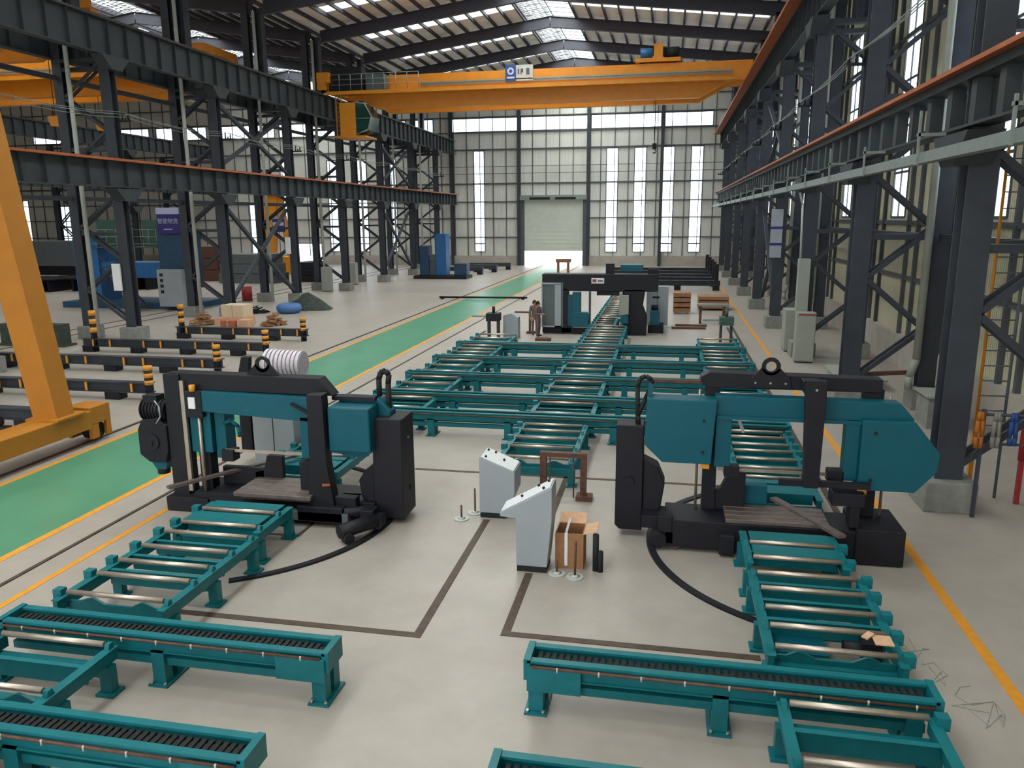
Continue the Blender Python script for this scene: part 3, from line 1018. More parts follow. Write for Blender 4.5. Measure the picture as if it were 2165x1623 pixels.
def chain_conveyor(label, x0, x1, y, legs, guard=0, group=None, pins=True):
    t = thing('chain_conveyor', label, 'conveyor', ((x0 + x1) / 2, y, 0), group)
    for s in (-1, 1):
        yy = y + s * 0.16
        MB().box(x0, x1, yy - 0.045, yy + 0.045, 0.635, 0.665).box(x0, x1, yy - 0.012, yy + 0.012, 0.46, 0.635).box(x0, x1, yy - 0.04, yy + 0.04, 0.44, 0.46).build('side_rail', M['teal2'], t)
    cm_ = MB().box(x0 + 0.1, x1 - 0.1, y - 0.05, y + 0.05, 0.575, 0.6)
    q = x0 + 0.1
    while q < x1 - 0.15:
        cm_.box(q, q + 0.05, y - 0.095, y + 0.095, 0.585, 0.618)
        q += 0.08 if pins else 0.3
    cm_.build('chain', M['dark'], t)
    for x in (x0, x1):
        MB().box(x - 0.04, x + 0.04, y - 0.205, y + 0.205, 0.42, 0.68).build('end_plate', M['teal2'], t)
    MB().box(x0 + 0.1, x1 - 0.1, y - 0.15, y - 0.05, 0.26, 0.36).build('lower_beam', M['teal2'], t)
    MB().box(x0 + 0.2, x1 - 0.2, y + 0.0, y + 0.1, 0.36, 0.42).build('return_chain', M['dark'], t)
    MB().tube((x0 + 0.05, y - 0.225, 0.605), (x1 - 0.05, y - 0.225, 0.605), 0.017, 8).build('guide_rod', M['rust' if pins else 'railst'], t)
    for x in legs:
        l = MB().box(x - 0.085, x + 0.085, y - 0.2, y - 0.05, 0.035, 0.46).box(x - 0.085, x + 0.085, y + 0.05, y + 0.2, 0.035, 0.46).build('leg', M['teal2'], t)
        MB().box(x - 0.13, x + 0.13, y - 0.25, y + 0.25, 0.0, 0.03).build('foot_plate', M['teal2'], l)
        for d in (-0.09, 0.09):
            MB().tube((x + d, y - 0.225, 0.03), (x + d, y - 0.225, 0.06), 0.02, 6).build('foot_bolt', M['steel'], l)
    if guard:
        a, b = (x0, x0 + 0.62) if guard < 0 else (x1 - 0.62, x1)
        MB().box(a, b, y - 0.235, y - 0.205, 0.3, 0.6).build('guard_plate', M['teal2'], t, 0.004)
    if pins:
        x = x0 + 0.35
        while x < x1 - 0.2:
            MB().tube((x, y - 0.235, 0.57), (x, y - 0.235, 0.625), 0.012, 6).build('pin', M['white'], t)
            x += 0.47
    return t


GL, GR, GM = 'roller conveyor sections feeding the left saw', 'roller conveyor sections feeding the right saw', 'sections of the middle roller line'
# left feed line
roller_conveyor('teal roller section between the two near chain conveyors at the lower left', -8.0, -6.45, 6.25, 7.5, [6.46, 7.42], group=GL, legs_y=[6.6, 7.35])
roller_conveyor('teal roller section cut off by the lower left picture corner', -8.0, -6.45, 4.0, 5.6, [4.3, 4.9, 5.45], group=GL)
roller_conveyor('teal roller section with five rollers in front of the left saw', -8.02, -6.42, 8.35, 10.85, [8.53, 9.12, 9.58, 10.12, 10.7], group=GL, legs_y=[8.6, 9.6, 10.7])
roller_conveyor('short teal plated roller section right under the left saw', -8.0, -6.5, 10.98, 12.2, [11.12, 11.75], plates=((11.22, 11.62), (11.86, 12.15)), group=GL, dip=False)
roller_conveyor('teal roller section seen through the portal of the left saw', -8.1, -6.5, 14.15, 17.3, [15.1, 15.7, 16.3, 16.9], plates=((14.3, 14.75), (14.8, 15.0)), group=GL, dip=False)
# right feed line
roller_conveyor('teal roller section between the two near chain conveyors at the lower right', 1.35, 2.82, 6.5, 7.8, [6.82, 7.72], group=GR, legs_y=[6.8, 7.65])
roller_conveyor('teal roller section cut off by the lower right picture edge', 1.35, 2.82, 4.0, 5.8, [4.3, 4.9, 5.6], group=GR)
roller_conveyor('teal roller section with cardboard scrap in front of the right saw', 1.35, 2.82, 8.7, 11.0, [8.86, 9.36, 9.84, 10.38, 10.86], group=GR, legs_y=[8.85, 9.8, 10.8], gut=True)
roller_conveyor('short teal plated roller section right under the right saw', 1.35, 2.72, 11.25, 12.5, [11.4, 11.95], plates=((11.5, 11.85), (12.05, 12.4)), group=GR, dip=False)
roller_conveyor('teal roller section seen through the portal of the right saw', 1.5, 2.85, 14.15, 18.7, [15.2, 15.8, 16.4, 17.0, 17.5, 18.1, 18.6], plates=((14.3, 14.75), (14.85, 15.05)), group=GR, dip=False, gut=True)

CH = 'chain transfer conveyors'
chain_conveyor('nearest left chain transfer conveyor cut by the picture bottom', -8.1, -3.75, 5.95, (-6.3, -3.95), 1, CH)
chain_conveyor('long chain transfer conveyor crossing the left feed line', -8.15, -3.75, 7.8, (-5.95, -3.85), 1, CH)
chain_conveyor('nearest right chain transfer conveyor cut by the picture bottom', -1.42, 2.9, 6.15, (-1.3, 0.75, 2.7), -1, CH)
chain_conveyor('long chain transfer conveyor crossing the right feed line', -1.42, 2.92, 8.1, (-1.32, 0.73, 2.7), -1, CH)
FR = [19.05, 21.15, 24.05, 27.1, 30.4]
nm = ['nearest', 'second', 'third', 'fourth', 'farthest']
for k, y in enumerate(FR):
    chain_conveyor('%s of the five long chain conveyors crossing behind the saws' % nm[k], -8.3, 3.0, y + 0.1, (-5.95, -3.9, -1.2, 0.65), 0, 'long chain conveyors behind the saws', pins=False)
segs = [(19.45, 20.9), (21.55, 23.8), (24.5, 26.85), (27.55, 30.15)]
for k, (a, b) in enumerate(segs):
    n = max(2, round((b - a) / 0.72))
    rr = [a + 0.15 + (b - a - 0.3) * i / (n - 1) for i in range(n)]
    g_ = 'sections of the outer roller lines'
    roller_conveyor('outer left roller section between the %s and %s long chain conveyors' % (nm[k], nm[k + 1]), -8.05, -6.4, a, b, rr, group=g_, dip=False, gut=(k % 2 == 0))
    roller_conveyor('outer right roller section between the %s and %s long chain conveyors' % (nm[k], nm[k + 1]), 1.35, 2.8, a, b, rr, group=g_, dip=False, gut=(k % 2 == 1))
    roller_conveyor('middle roller section between the %s and %s long chain conveyors' % (nm[k], nm[k + 1]), -3.4, -1.8, a, b, rr, group=GM, dip=False, gut=True)


def line(label, a, b, x0, x1, group, **kw):
    n = max(2, round((b - a) / 0.75))
    return roller_conveyor(label, x0, x1, a, b, [a + 0.15 + (b - a - 0.3) * i / (n - 1) for i in range(n)], group=group, **kw)


line('outer left roller section just past the farthest long chain conveyor', 30.85, 33.2, -8.05, -6.4, 'sections of the outer roller lines', dip=False)
line('outer right roller section just past the farthest long chain conveyor', 30.85, 33.2, 1.35, 2.8, 'sections of the outer roller lines', dip=False)
roller_conveyor('near end of the middle roller line beside the brown frame', -3.4, -1.85, 15.55, 18.65, [15.7, 16.5, 17.2, 17.85, 18.4], group=GM, legs_y=[15.7, 16.95, 18.5])
line('middle roller section just past the farthest long chain conveyor', 30.85, 33.5, -3.4, -1.8, GM, dip=False)
line('middle roller section leading up to the distant twin saw', 33.7, 36.6, -3.4, -1.8, GM, dip=False)
line('middle roller section inside the portal of the distant twin saw', 36.8, 40.4, -3.4, -2.42, GM, dip=False)
line('middle roller section behind the distant twin saw', 40.7, 45.5, -3.4, -1.9, GM, dip=False)
line('last visible piece of the middle roller line', 46, 52, -3.4, -1.9, GM, dip=False)


# ================================================================== BAND SAW, RIGHT
def saw_right():
    t = thing('band_saw', 'teal and black mitre band saw on the right, blade covers facing the camera', 'band saw', (2.0, 13.2, 0))
    b = MB().box(0.1, 3.85, 12.75, 13.6, 0.08, 0.56).box(3.15, 3.9, 12.7, 13.75, 0.02, 0.62).box(1.0, 1.25, 12.6, 12.75, 0.05, 0.4)
    b.build('base', M['black'], t, 0.015)
    w = MB()
    for y in (12.86, 13.06, 13.26, 13.46):
        w.box(1.1, 2.75, y - 0.085, y + 0.085, 0.56, 0.63)
    w.build('work_table', M['table'], t, 0.008)
    # control tower on the pivot arm
    tw = MB().prism([(-0.78, 0.2), (-0.7, 0.12), (-0.3, 0.12), (-0.3, 2.05), (-0.78, 2.05)], 'y', 13.25, 13.75)
    tw.build('tower', M['black'], t, 0.02)
    MB().prism([(-0.3, 0.3), (0.02, 0.55), (0.08, 1.0), (-0.05, 1.3), (-0.3, 1.42)], 'y', 13.3, 13.7).build('tower_gusset', M['black'], t, 0.02)
    MB().tube((-0.55, 13.25, 1.02), (-0.55, 13.2, 1.02), 0.1, 18).build('pivot_cap', M['black'], t)
    pj = MB().box(-0.3, 0.35, 12.95, 13.5, 0.3, 0.52).box(-0.1, 0.25, 12.75, 13.3, 0.12, 0.34).box(-0.02, 0.22, 12.72, 12.95, 0.34, 0.62).tube((0.0, 12.7, 0.2), (0.0, 13.0, 0.2), 0.14, 14)
    pj.build('pivot_joint', M['black'], t, 0.01)
    MB().tube((0.28, 12.78, 0.12), (0.28, 12.9, 0.12), 0.1, 14).build('caster_wheel', M['railst'], t)
    # uprights and top beam
    for (a, b_) in ((0.72, 0.95), (3.25, 3.55)):
        MB().box(a, b_, 13.35, 13.6, 0.56, 2.8).build('upright', M['black'], t, 0.01)
    for x in (0.62, 3.66):
        MB().tube((x, 13.42, 0.56), (x, 13.42, 2.7), 0.025, 10).build('guide_rod', M['steel'], t)
    tb = MB().prism([(0.62, 2.86), (0.72, 2.76), (3.5, 2.76), (3.5, 2.98), (0.75, 3.02), (0.62, 2.94)], 'y', 13.3, 13.62)
    tb.build('top_beam', M['black'], t, 0.012)
    lug = MB().ring((1.74, 13.26, 3.16), 'y', 0.085, 0.15, 0.05, 24).prism([(1.42, 2.8), (2.06, 2.8), (2.06, 2.95), (1.88, 3.14), (1.82, 3.08), (1.74, 3.05), (1.66, 3.08), (1.6, 3.14), (1.42, 2.95)], 'y', 13.235, 13.285)
    lug.build('lifting_lug', M['black'], t)
    for x in (1.5, 1.74, 1.98):
        MB().tube((x, 13.235, 2.88), (x, 13.22, 2.88), 0.018, 8).build('bolt', M['steel'], t)
    MB().box(-0.25, 0.66, 13.4, 13.46, 2.8, 2.85).build('tie_bar', M['rust'], t)
    # saw bow
    MB().prism([(0.86, 2.34), (3.3, 2.34), (3.9, 2.34), (3.95, 2.4), (3.72, 2.66), (0.86, 2.68)], 'y', 13.02, 13.3).build('saw_bow', M['teal'], t, 0.012)
    MB().box(0.9, 3.3, 12.96, 13.03, 2.3, 2.36).build('bow_flange', M['teal'], t)
    lcov = MB().prism([(-0.28, 1.82), (0.02, 1.53), (0.82, 1.53), (0.88, 2.62), (-0.26, 2.62)], 'y', 12.88, 13.3).build('blade_cover', M['teal'], t, 0.012)
    MB().prism([(-0.26, 2.62), (-0.18, 2.62), (-0.16, 2.78), (-0.24, 2.82)], 'y', 13.1, 13.3).build('cover_tab', M['teal'], t)
    for p in ((0.68, 2.28), (0.68, 1.74)):
        MB().tube((p[0], 12.88, p[1]), (p[0], 12.86, p[1]), 0.025, 8).build('bolt', M['dark'], lcov)
    MB().box(0.88, 1.14, 13.0, 13.22, 1.46, 2.34).build('guide_arm', M['teal'], t, 0.01)
    rcov = MB().prism([(3.14, 1.24), (4.0, 1.24), (4.3, 1.6), (4.32, 1.9), (3.92, 2.4), (3.14, 2.4)], 'y', 12.85, 13.02).build('blade_cover', M['teal'], t, 0.012)
    MB().prism([(3.12, 1.28), (3.96, 1.28), (4.24, 1.62), (4.26, 1.9), (3.88, 2.36), (3.12, 2.36)], 'y', 13.02, 13.34).build('cover_body', M['teal'], t, 0.01)
    for p in ((3.32, 1.42), (3.34, 2.2)):
        MB().tube((p[0], 12.85, p[1]), (p[0], 12.83, p[1]), 0.03, 8).build('bolt', M['dark'], rcov)
    MB().box(2.92, 3.14, 12.98, 13.22, 1.34, 2.36).build('guide_arm', M['teal'], t, 0.01)
    MB().box(0.66, 0.8, 12.92, 13.0, 1.44, 1.52).box(3.16, 3.3, 12.92, 13.0, 1.14, 1.24).build('yellow_wiper', M['yellow'], t)
    MB().box(0.95, 2.95, 13.12, 13.125, 1.36, 1.42).build('saw_blade', M['steel'], t)
    MB().box(1.05, 1.3, 12.98, 13.2, 1.3, 1.48).build('blade_guide', M['black'], t, 0.008)
    MB().box(2.7, 2.95, 12.98, 13.2, 1.3, 1.5).build('blade_guide', M['black'], t, 0.008)
    # hanging front mast and cross arm
    MB().prism([(2.2, 3.06), (2.52, 3.06), (2.5, 1.3), (2.27, 1.3)], 'y', 12.62, 12.8).box(2.22, 2.5, 12.8, 13.35, 2.8, 2.98).build('front_mast', M['black'], t, 0.01)
    MB().tube((2.36, 12.62, 2.92), (2.36, 12.6, 2.92), 0.02, 8).build('bolt', M['steel'], t)
    MB().box(1.9, 3.3, 12.7, 12.78, 1.3, 1.4).build('cross_arm', M['black'], t)
    MB().box(2.75, 3.25, 12.75, 13.1, 0.98, 1.2).box(3.05, 3.2, 12.8, 13.1, 0.6, 1.0).build('front_vise', M['black'], t, 0.01)
    # rear vise jaw and small cabinet
    MB().prism([(0.75, 0.56), (1.45, 0.56), (1.45, 1.25), (1.18, 1.25), (1.05, 0.95), (0.8, 0.75)], 'y', 13.4, 13.6).build('vise_jaw', M['black'], t, 0.01)
    MB().box(1.45, 1.85, 13.6, 13.8, 0.62, 0.96).build('clamp_housing', M['teal'], t, 0.01)
    MB().bar((2.0, 13.9, 0.64), (2.85, 12.3, 0.64), 0.14, 0.05).build('feed_bar', M['table'], t)
    hp = MB().path([(-0.42, 13.4, 2.05), (-0.44, 13.4, 2.7), (-0.4, 13.4, 2.86), (-0.3, 13.4, 2.9), (-0.2, 13.4, 2.84), (-0.2, 13.4, 2.74), (-0.3, 13.38, 2.5), (-0.42, 13.38, 2.2), (-0.4, 13.38, 2.06)], 0.04, 8)
    hp.build('cable_chain', M['dark'], t)
    MB().bar((1.28, 13.5, 2.2), (1.38, 13.42, 1.96), 0.04).build('spray_tube', M['paper'], t)
    return t


saw_right()


# ================================================================== BAND SAW, LEFT
def saw_left():
    t = thing('band_saw', 'teal and black mitre band saw on the left, drive motor at its left end', 'band saw', (-7.2, 13.2, 0))
    b = MB().box(-8.9, -5.6, 12.95, 13.85, 0.06, 0.42).box(-9.5, -8.6, 12.9, 13.6, 0.02, 0.3).box(-6.6, -5.7, 12.62, 12.95, 0.1, 0.4)
    b.build('base', M['black'], t, 0.015)
    MB().box(-7.9, -5.6, 12.62, 12.75, 0.12, 0.3).build('base_rail', M['slate'], t, 0.01)
    w = MB()
    for y in (12.7, 12.95, 13.2, 13.45):
        w.box(-7.85, -6.3, y - 0.11, y + 0.11, 0.52, 0.6)
    w.box(-7.8, -6.35, 12.75, 13.5, 0.42, 0.52)
    w.build('work_table', M['table'], t, 0.008)
    # portal
    MB().box(-9.42, -9.08, 13.05, 13.4, 0.0, 2.72).build('upright', M['black'], t, 0.012)
    MB().box(-9.06, -8.98, 13.02, 13.08, 0.4, 2.6).build('scale_strip', M['steel'], t)
    MB().box(-8.86, -8.62, 13.15, 13.4, 0.3, 1.25).build('inner_post', M['black'], t, 0.01)
    MB().tube((-8.72, 13.05, 0.3), (-8.72, 13.05, 2.2), 0.035, 10).build('guide_rod', M['steel'], t)
    MB().prism([(-9.42, 2.42), (-9.3, 2.74), (-6.25, 2.72), (-5.98, 2.4), (-9.1, 2.42)], 'y', 13.1, 13.42).build('top_beam', M['black'], t, 0.012)
    MB().box(-6.05, -5.2, 13.2, 13.4, 2.3, 2.38).build('top_beam_extension', M['black'], t, 0.01)
    lug = MB().ring((-7.42, 13.25, 2.93), 'y', 0.09, 0.15, 0.05, 24).prism([(-7.78, 2.7), (-7.06, 2.7), (-7.28, 2.94), (-7.34, 2.87), (-7.42, 2.84), (-7.5, 2.87), (-7.56, 2.94)], 'y', 13.225, 13.275)
    lug.build('lifting_lug', M['black'], t)
    MB().prism([(-6.42, 0.3), (-5.88, 0.3), (-6.0, 1.2), (-6.02, 2.5), (-6.32, 2.5), (-6.34, 1.2)], 'y', 12.72, 12.98).build('front_mast', M['black'], t, 0.012)
    MB().prism([(-6.1, 0.78), (-5.95, 0.8), (-5.95, 0.84), (-6.1, 0.83)], 'y', 12.7, 12.72).build('orange_mark', M['rail'], t)
    MB().prism([(-8.62, 2.02), (-6.2, 1.9), (-6.2, 2.38), (-8.62, 2.42)], 'y', 13.0, 13.2).build('saw_bow', M['teal'], t, 0.012)
    MB().bar((-6.75, 12.96, 2.26), (-6.12, 12.9, 1.98), 0.05, 0.05).build('gas_strut', M['black'], t)
    # right blade cover
    MB().box(-5.98, -5.18, 12.82, 13.3, 1.42, 2.26).build('blade_cover', M['teal'], t, 0.03)
    MB().prism([(-5.96, 1.38), (-5.25, 1.38), (-4.98, 1.62), (-4.94, 2.1), (-5.15, 2.34), (-5.96, 2.34)], 'y', 13.3, 13.62).build('cover_body', M['teal'], t, 0.03)
    MB().prism([(-5.75, 1.3), (-5.35, 1.3), (-5.2, 1.42), (-5.9, 1.42)], 'y', 12.95, 13.5).build('cover_funnel', M['teal'], t, 0.01)
    MB().box(-6.62, -6.42, 13.0, 13.2, 1.2, 2.0).build('guide_arm', M['teal'], t, 0.01)
    # left drive side
    MB().box(-8.96, -8.52, 13.1, 13.5, 1.18, 2.4).build('drive_housing', M['teal'], t, 0.012)
    MB().box(-8.5, -8.28, 13.2, 13.55, 1.05, 2.1).build('drive_arm', M['teal'], t, 0.01)
    MB().box(-8.95, -8.6, 12.98, 13.1, 1.9, 2.42).build('valve_block', M['dark'], t, 0.01)
    MB().tube((-8.76, 12.97, 2.42), (-8.76, 12.97, 2.54), 0.06, 10).build('warning_lamp', M['yellow'], t)
    MB().box(-8.86, -8.72, 12.95, 12.98, 2.08, 2.3).build('paper_tag', M['paper'], t)
    gb = MB().prism([(-10.05, 1.1), (-9.85, 0.95), (-9.5, 0.95), (-9.42, 1.2), (-9.42, 1.7), (-9.6, 1.85), (-9.95, 1.8), (-10.05, 1.6)], 'y', 13.0, 13.5).build('gearbox', M['black'], t, 0.02)
    MB().tube((-9.75, 13.0, 1.36), (-9.75, 12.96, 1.36), 0.16, 20).tube((-9.75, 12.96, 1.36), (-9.75, 12.93, 1.36), 0.05, 12).build('gear_cap', M['dark'], gb)
    MB().prism([(-9.85, 0.95), (-9.5, 0.95), (-9.55, 0.8), (-9.75, 0.8)], 'y', 13.05, 13.45).build('gear_foot', M['teal'], t)
    MB().tube((-9.7, 13.2, 0.8), (-9.7, 13.2, 0.68), 0.12, 14).build('drain_cap', M['dark'], t)
    mo = MB().tube((-9.98, 13.2, 1.98), (-9.45, 13.2, 1.98), 0.2, 20).box(-9.9, -9.6, 13.05, 13.3, 2.14, 2.28)
    for i in range(7):
        mo.ring((-9.95 + i * 0.07, 13.2, 1.98), 'x', 0.19, 0.225, 0.02, 20)
    mo.build('motor', M['black'], t)
    MB().path([(-9.6, 12.98, 2.2), (-9.5, 12.96, 2.1), (-9.48, 12.95, 1.9), (-9.6, 12.97, 1.75)], 0.015, 6).build('motor_cable', M['grey'], t)
    MB().path([(-8.3, 13.2, 1.75), (-8.15, 13.2, 1.82), (-8.0, 13.2, 1.7), (-7.98, 13.2, 1.5)], 0.04, 8).build('hose', M['teal'], t)
    MB().box(-8.35, -8.1, 13.1, 13.35, 1.02, 1.25).build('blade_guide', M['black'], t, 0.01)
    MB().box(-8.3, -6.45, 13.16, 13.165, 1.2, 1.26).build('saw_blade', M['steel'], t)
    MB().box(-8.6, -7.7, 13.5, 13.62, 0.42, 0.78).prism([(-7.9, 0.42), (-7.3, 0.42), (-7.3, 1.05), (-7.62, 1.05), (-7.7, 0.75), (-7.9, 0.7)], 'y', 13.5, 13.62).build('vise_jaw', M['black'], t, 0.01)
    MB().box(-6.66, -6.36, 12.95, 13.3, 0.5, 1.15).build('clamp_housing', M['black'], t, 0.01)
    MB().bar((-9.0, 12.3, 0.72), (-6.6, 16.2, 0.72), 0.12, 0.05).build('feed_bar', M['table'], t)
    # control tower
    MB().prism([(-5.25, 0.2), (-5.15, 0.1), (-4.66, 0.1), (-4.66, 2.02), (-5.22, 2.02)], 'y', 13.05, 13.75).build('tower', M['black'], t, 0.02)
    MB().tube((-4.66, 13.45, 0.6), (-4.645, 13.45, 0.6), 0.05, 14).build('cable_port', M['dark'], t)
    MB().tube((-4.66, 13.4, 1.6), (-4.645, 13.4, 1.6), 0.02, 10).build('latch', M['steel'], t)
    MB().prism([(-5.25, 0.35), (-5.5, 0.45), (-5.55, 0.8), (-5.4, 1.02), (-5.22, 1.1)], 'y', 13.1, 13.55).build('tower_gusset', M['black'], t, 0.02)
    MB().box(-6.0, -5.2, 12.95, 13.4, 0.2, 0.42).box(-5.95, -5.5, 12.8, 13.0, 0.25, 0.55).tube((-5.7, 12.7, 0.3), (-5.2, 12.95, 0.3), 0.09, 12).box(-5.35, -5.1, 12.6, 12.9, 0.18, 0.4).build('pivot_joint', M['black'], t, 0.01)
    ca = MB().tube((-5.5, 12.0, 0.22), (-5.05, 12.55, 0.25), 0.13, 18).box(-5.2, -4.95, 12.5, 12.85, 0.1, 0.3)
    ca.build('caster_arm', M['black'], t, 0.0)
    MB().tube((-5.4, 12.06, 0.1), (-5.3, 11.99, 0.1), 0.1, 16).build('caster_wheel', M['dark'], t)
    hp = MB().path([(-5.02, 13.45, 2.02), (-5.02, 13.45, 2.6), (-5.0, 13.45, 2.76), (-5.07, 13.45, 2.84), (-5.16, 13.45, 2.8), (-5.2, 13.45, 2.68), (-5.2, 13.45, 2.36)], 0.055, 8)
    hp.build('cable_chain', M['dark'], t)
    return t


saw_left()

# ---- cabinet and hose coil behind the left saw
t = thing('electrical_cabinet', 'pale grey cabinet on the floor behind the left saw portal', 'cabinet', (-8.75, 16.3, 0))
MB().box(-9.3, -8.28, 15.95, 16.65, 0, 2.0).build('body', M['grey'], t, 0.015)
MB().box(-8.8, -8.785, 15.94, 15.95, 0.1, 1.9).build('door_gap', M['dark'], t)
MB().box(-9.62, -9.34, 15.95, 16.3, 0.3, 1.9).build('cable_riser', M['black'], t, 0.01)
MB().prism([(-9.7, 1.95), (-9.42, 1.92), (-9.36, 2.5), (-9.55, 2.5)], 'y', 16.1, 16.25).build('bracket', M['black'], t)
hc = MB()
for i in range(9):
    x = -9.0 + i * 0.1
    hc.ring((x, 16.4, 2.335), 'x', 0.2, 0.33 - 0.004 * i, 0.07, 28)
hc.tube((-9.05, 16.4, 2.33), (-8.15, 16.4, 2.33), 0.27, 28)
tag(hc.build('hose_coil', M['hose']), 'pale ribbed hose coil lying on the cabinet behind the left saw', 'hose')

# ================================================================== CONTROL CONSOLES, BOX, STANDS
def console(label, prof, y0, y1, xb0, xb1, top_quad):
    t = thing('control_console', label, 'control desk', ((xb0 + xb1) / 2, (y0 + y1) / 2, 0), 'grey control desks between the saws')
    MB().prism(prof, 'y', y0, y1).build('body', M['grey'], t, 0.01)
    MB().box(xb0 + 0.01, xb1 - 0.01, y0 + 0.01, y1 - 0.01, 0, 0.1).build('plinth', M['dark'], t)
    (xa, za), (xb, zb) = top_quad
    n = MB()
    d = Vector((xb - xa, 0, zb - za)).normalized()
    nz = Vector((-d.z, 0, d.x))
    if nz.z < 0:
        nz = -nz
    o = nz * 0.012
    MB().bar(Vector((xa, (y0 + y1) / 2, za)) + o + d * 0.03, Vector((xb, (y0 + y1) / 2, zb)) + o - d * 0.03, y1 - y0 - 0.05, 0.015).build('desk_panel', M['paper'], t)
    for (u, w) in ((0.85, 0.15), (0.7, 0.8), (0.9, 0.75), (0.4, 0.5)):
        p = Vector((xa, y0 + w * (y1 - y0), za)) + d * u * (Vector((xb - xa, 0, zb - za)).length) + o
        MB().tube(p, p + nz * 0.04, 0.022, 10).build('push_button', M['dark'], t)
    return t


console('grey control desk nearer the camera, sloping down to the left', [(-2.24, 0.1), (-1.74, 0.1), (-1.66, 0.9), (-1.66, 1.46), (-2.5, 0.98), (-2.5, 0.92), (-2.24, 0.9)], 11.5, 11.98, -2.24, -1.74, ((-2.5, 0.98), (-1.66, 1.46)))
console('grey control desk farther back, sloping down to the right', [(-3.36, 0.1), (-2.84, 0.1), (-2.68, 0.5), (-2.68, 0.93), (-3.36, 1.2)], 13.65, 14.3, -3.36, -2.84, ((-2.68, 0.93), (-3.36, 1.2)))

t = thing('cardboard_box', 'open brown cardboard box beside the nearer control desk', 'box', (-1.5, 12.0, 0))
bx = MB().box(-1.74, -1.28, 11.75, 11.77, 0, 0.6).box(-1.74, -1.28, 12.2, 12.22, 0, 0.6).box(-1.74, -1.72, 11.77, 12.2, 0, 0.6).box(-1.3, -1.28, 11.77, 12.2, 0, 0.6).box(-1.72, -1.3, 11.77, 12.2, 0, 0.02)
bx.build('body', M['card'], t)
MB().box(-1.7, -1.32, 11.79, 12.18, 0.3, 0.38).build('contents', M['dark'], t)
MB().bar((-1.28, 11.98, 0.6), (-1.06, 11.98, 0.66), 0.44, 0.01).bar((-1.51, 12.22, 0.6), (-1.51, 12.4, 0.72), 0.44, 0.01).build('flap', M['card2'], t)
MB().bar((-1.56, 11.74, 0.05), (-1.56, 11.74, 0.62), 0.05, 0.01).bar((-1.56, 11.75, 0.62), (-1.5, 11.8, 0.85), 0.05, 0.01).build('tape_strip', M['paper'], t)
t.location.x += 0.1


def base_stand(label, x, y, h, lean=0.0):
    t = thing('stand', label, 'stand', (x, y, 0), 'round base stands on the floor')
    MB().tube((x, y, 0), (x, y, 0.02), 0.14, 24).tube((x, y, 0.02), (x, y, 0.04), 0.08, 20, 0.03).build('round_base', M['white'], t)
    MB().tube((x, y, 0.03), (x + lean, y, h), 0.018, 8).build('rod', M['rust'], t)


base_stand('round based stand left of the farther control desk, taller rod', -3.5, 13.85, 0.5)
base_stand('round based stand left of the farther control desk, short rod', -3.68, 13.5, 0.28)
base_stand('round based stand in front of the cardboard box, left one', -1.58, 11.52, 0.22)
base_stand('round based stand in front of the cardboard box, right one', -1.28, 11.45, 0.6, 0.01)
t = thing('roller_stand', 'small black bottle shaped posts right of the cardboard box', 'post', (-1.1, 11.75, 0))
MB().tube((-1.1, 11.75, 0), (-1.1, 11.75, 0.62), 0.05, 12).tube((-1.02, 11.72, 0), (-1.02, 11.72, 0.35), 0.045, 12).build('body', M['dark'], t)
t.location.x += 0.12
t = thing('goalpost_stand', 'brown rusty goalpost frame standing between desks and middle roller line', 'frame', (-1.95, 14.95, 0))
MB().box(-2.4, -2.27, 14.9, 15.03, 0, 0.88).build('post', M['rust'], t)
MB().box(-1.58, -1.46, 14.9, 15.03, 0.0, 0.88).build('post', M['rust'], t)
MB().box(-2.4, -1.46, 14.9, 15.03, 0.88, 0.97).build('cross_bar', M['rust'], t)
MB().box(-1.66, -1.34, 14.82, 15.1, 0, 0.1).build('foot', M['rust'], t)
MB().tube((-2.2, 14.96, 0.02), (-2.2, 14.96, 0.88), 0.015, 6).tube((-1.72, 14.96, 0.02), (-1.72, 14.96, 0.88), 0.015, 6).build('thin_rod', M['rust'], t)
tag(MB().box(2.55, 2.76, 8.98, 9.2, 0.655, 0.67).bar((2.45, 9.1, 0.67), (2.55, 9.2, 0.69), 0.08, 0.02).build('cardboard_scrap', M['card2']), 'torn cardboard scrap lying on the right roller section', 'cardboard')
sc = MB()
random.seed(3)
for (x, y) in ((3.3, 10.2), (3.4, 9.6), (3.6, 9.1), (3.75, 8.8)):
    pts = [(x + random.uniform(-.25, .25), y + random.uniform(-.3, .3), 0.006) for _ in range(9)]
    sc.path(pts, 0.0035, 5)
tag(sc.build('loose_wire', M['beige']), 'thin loose wire tangles on the floor right of the right roller line', 'wire', kind='stuff')

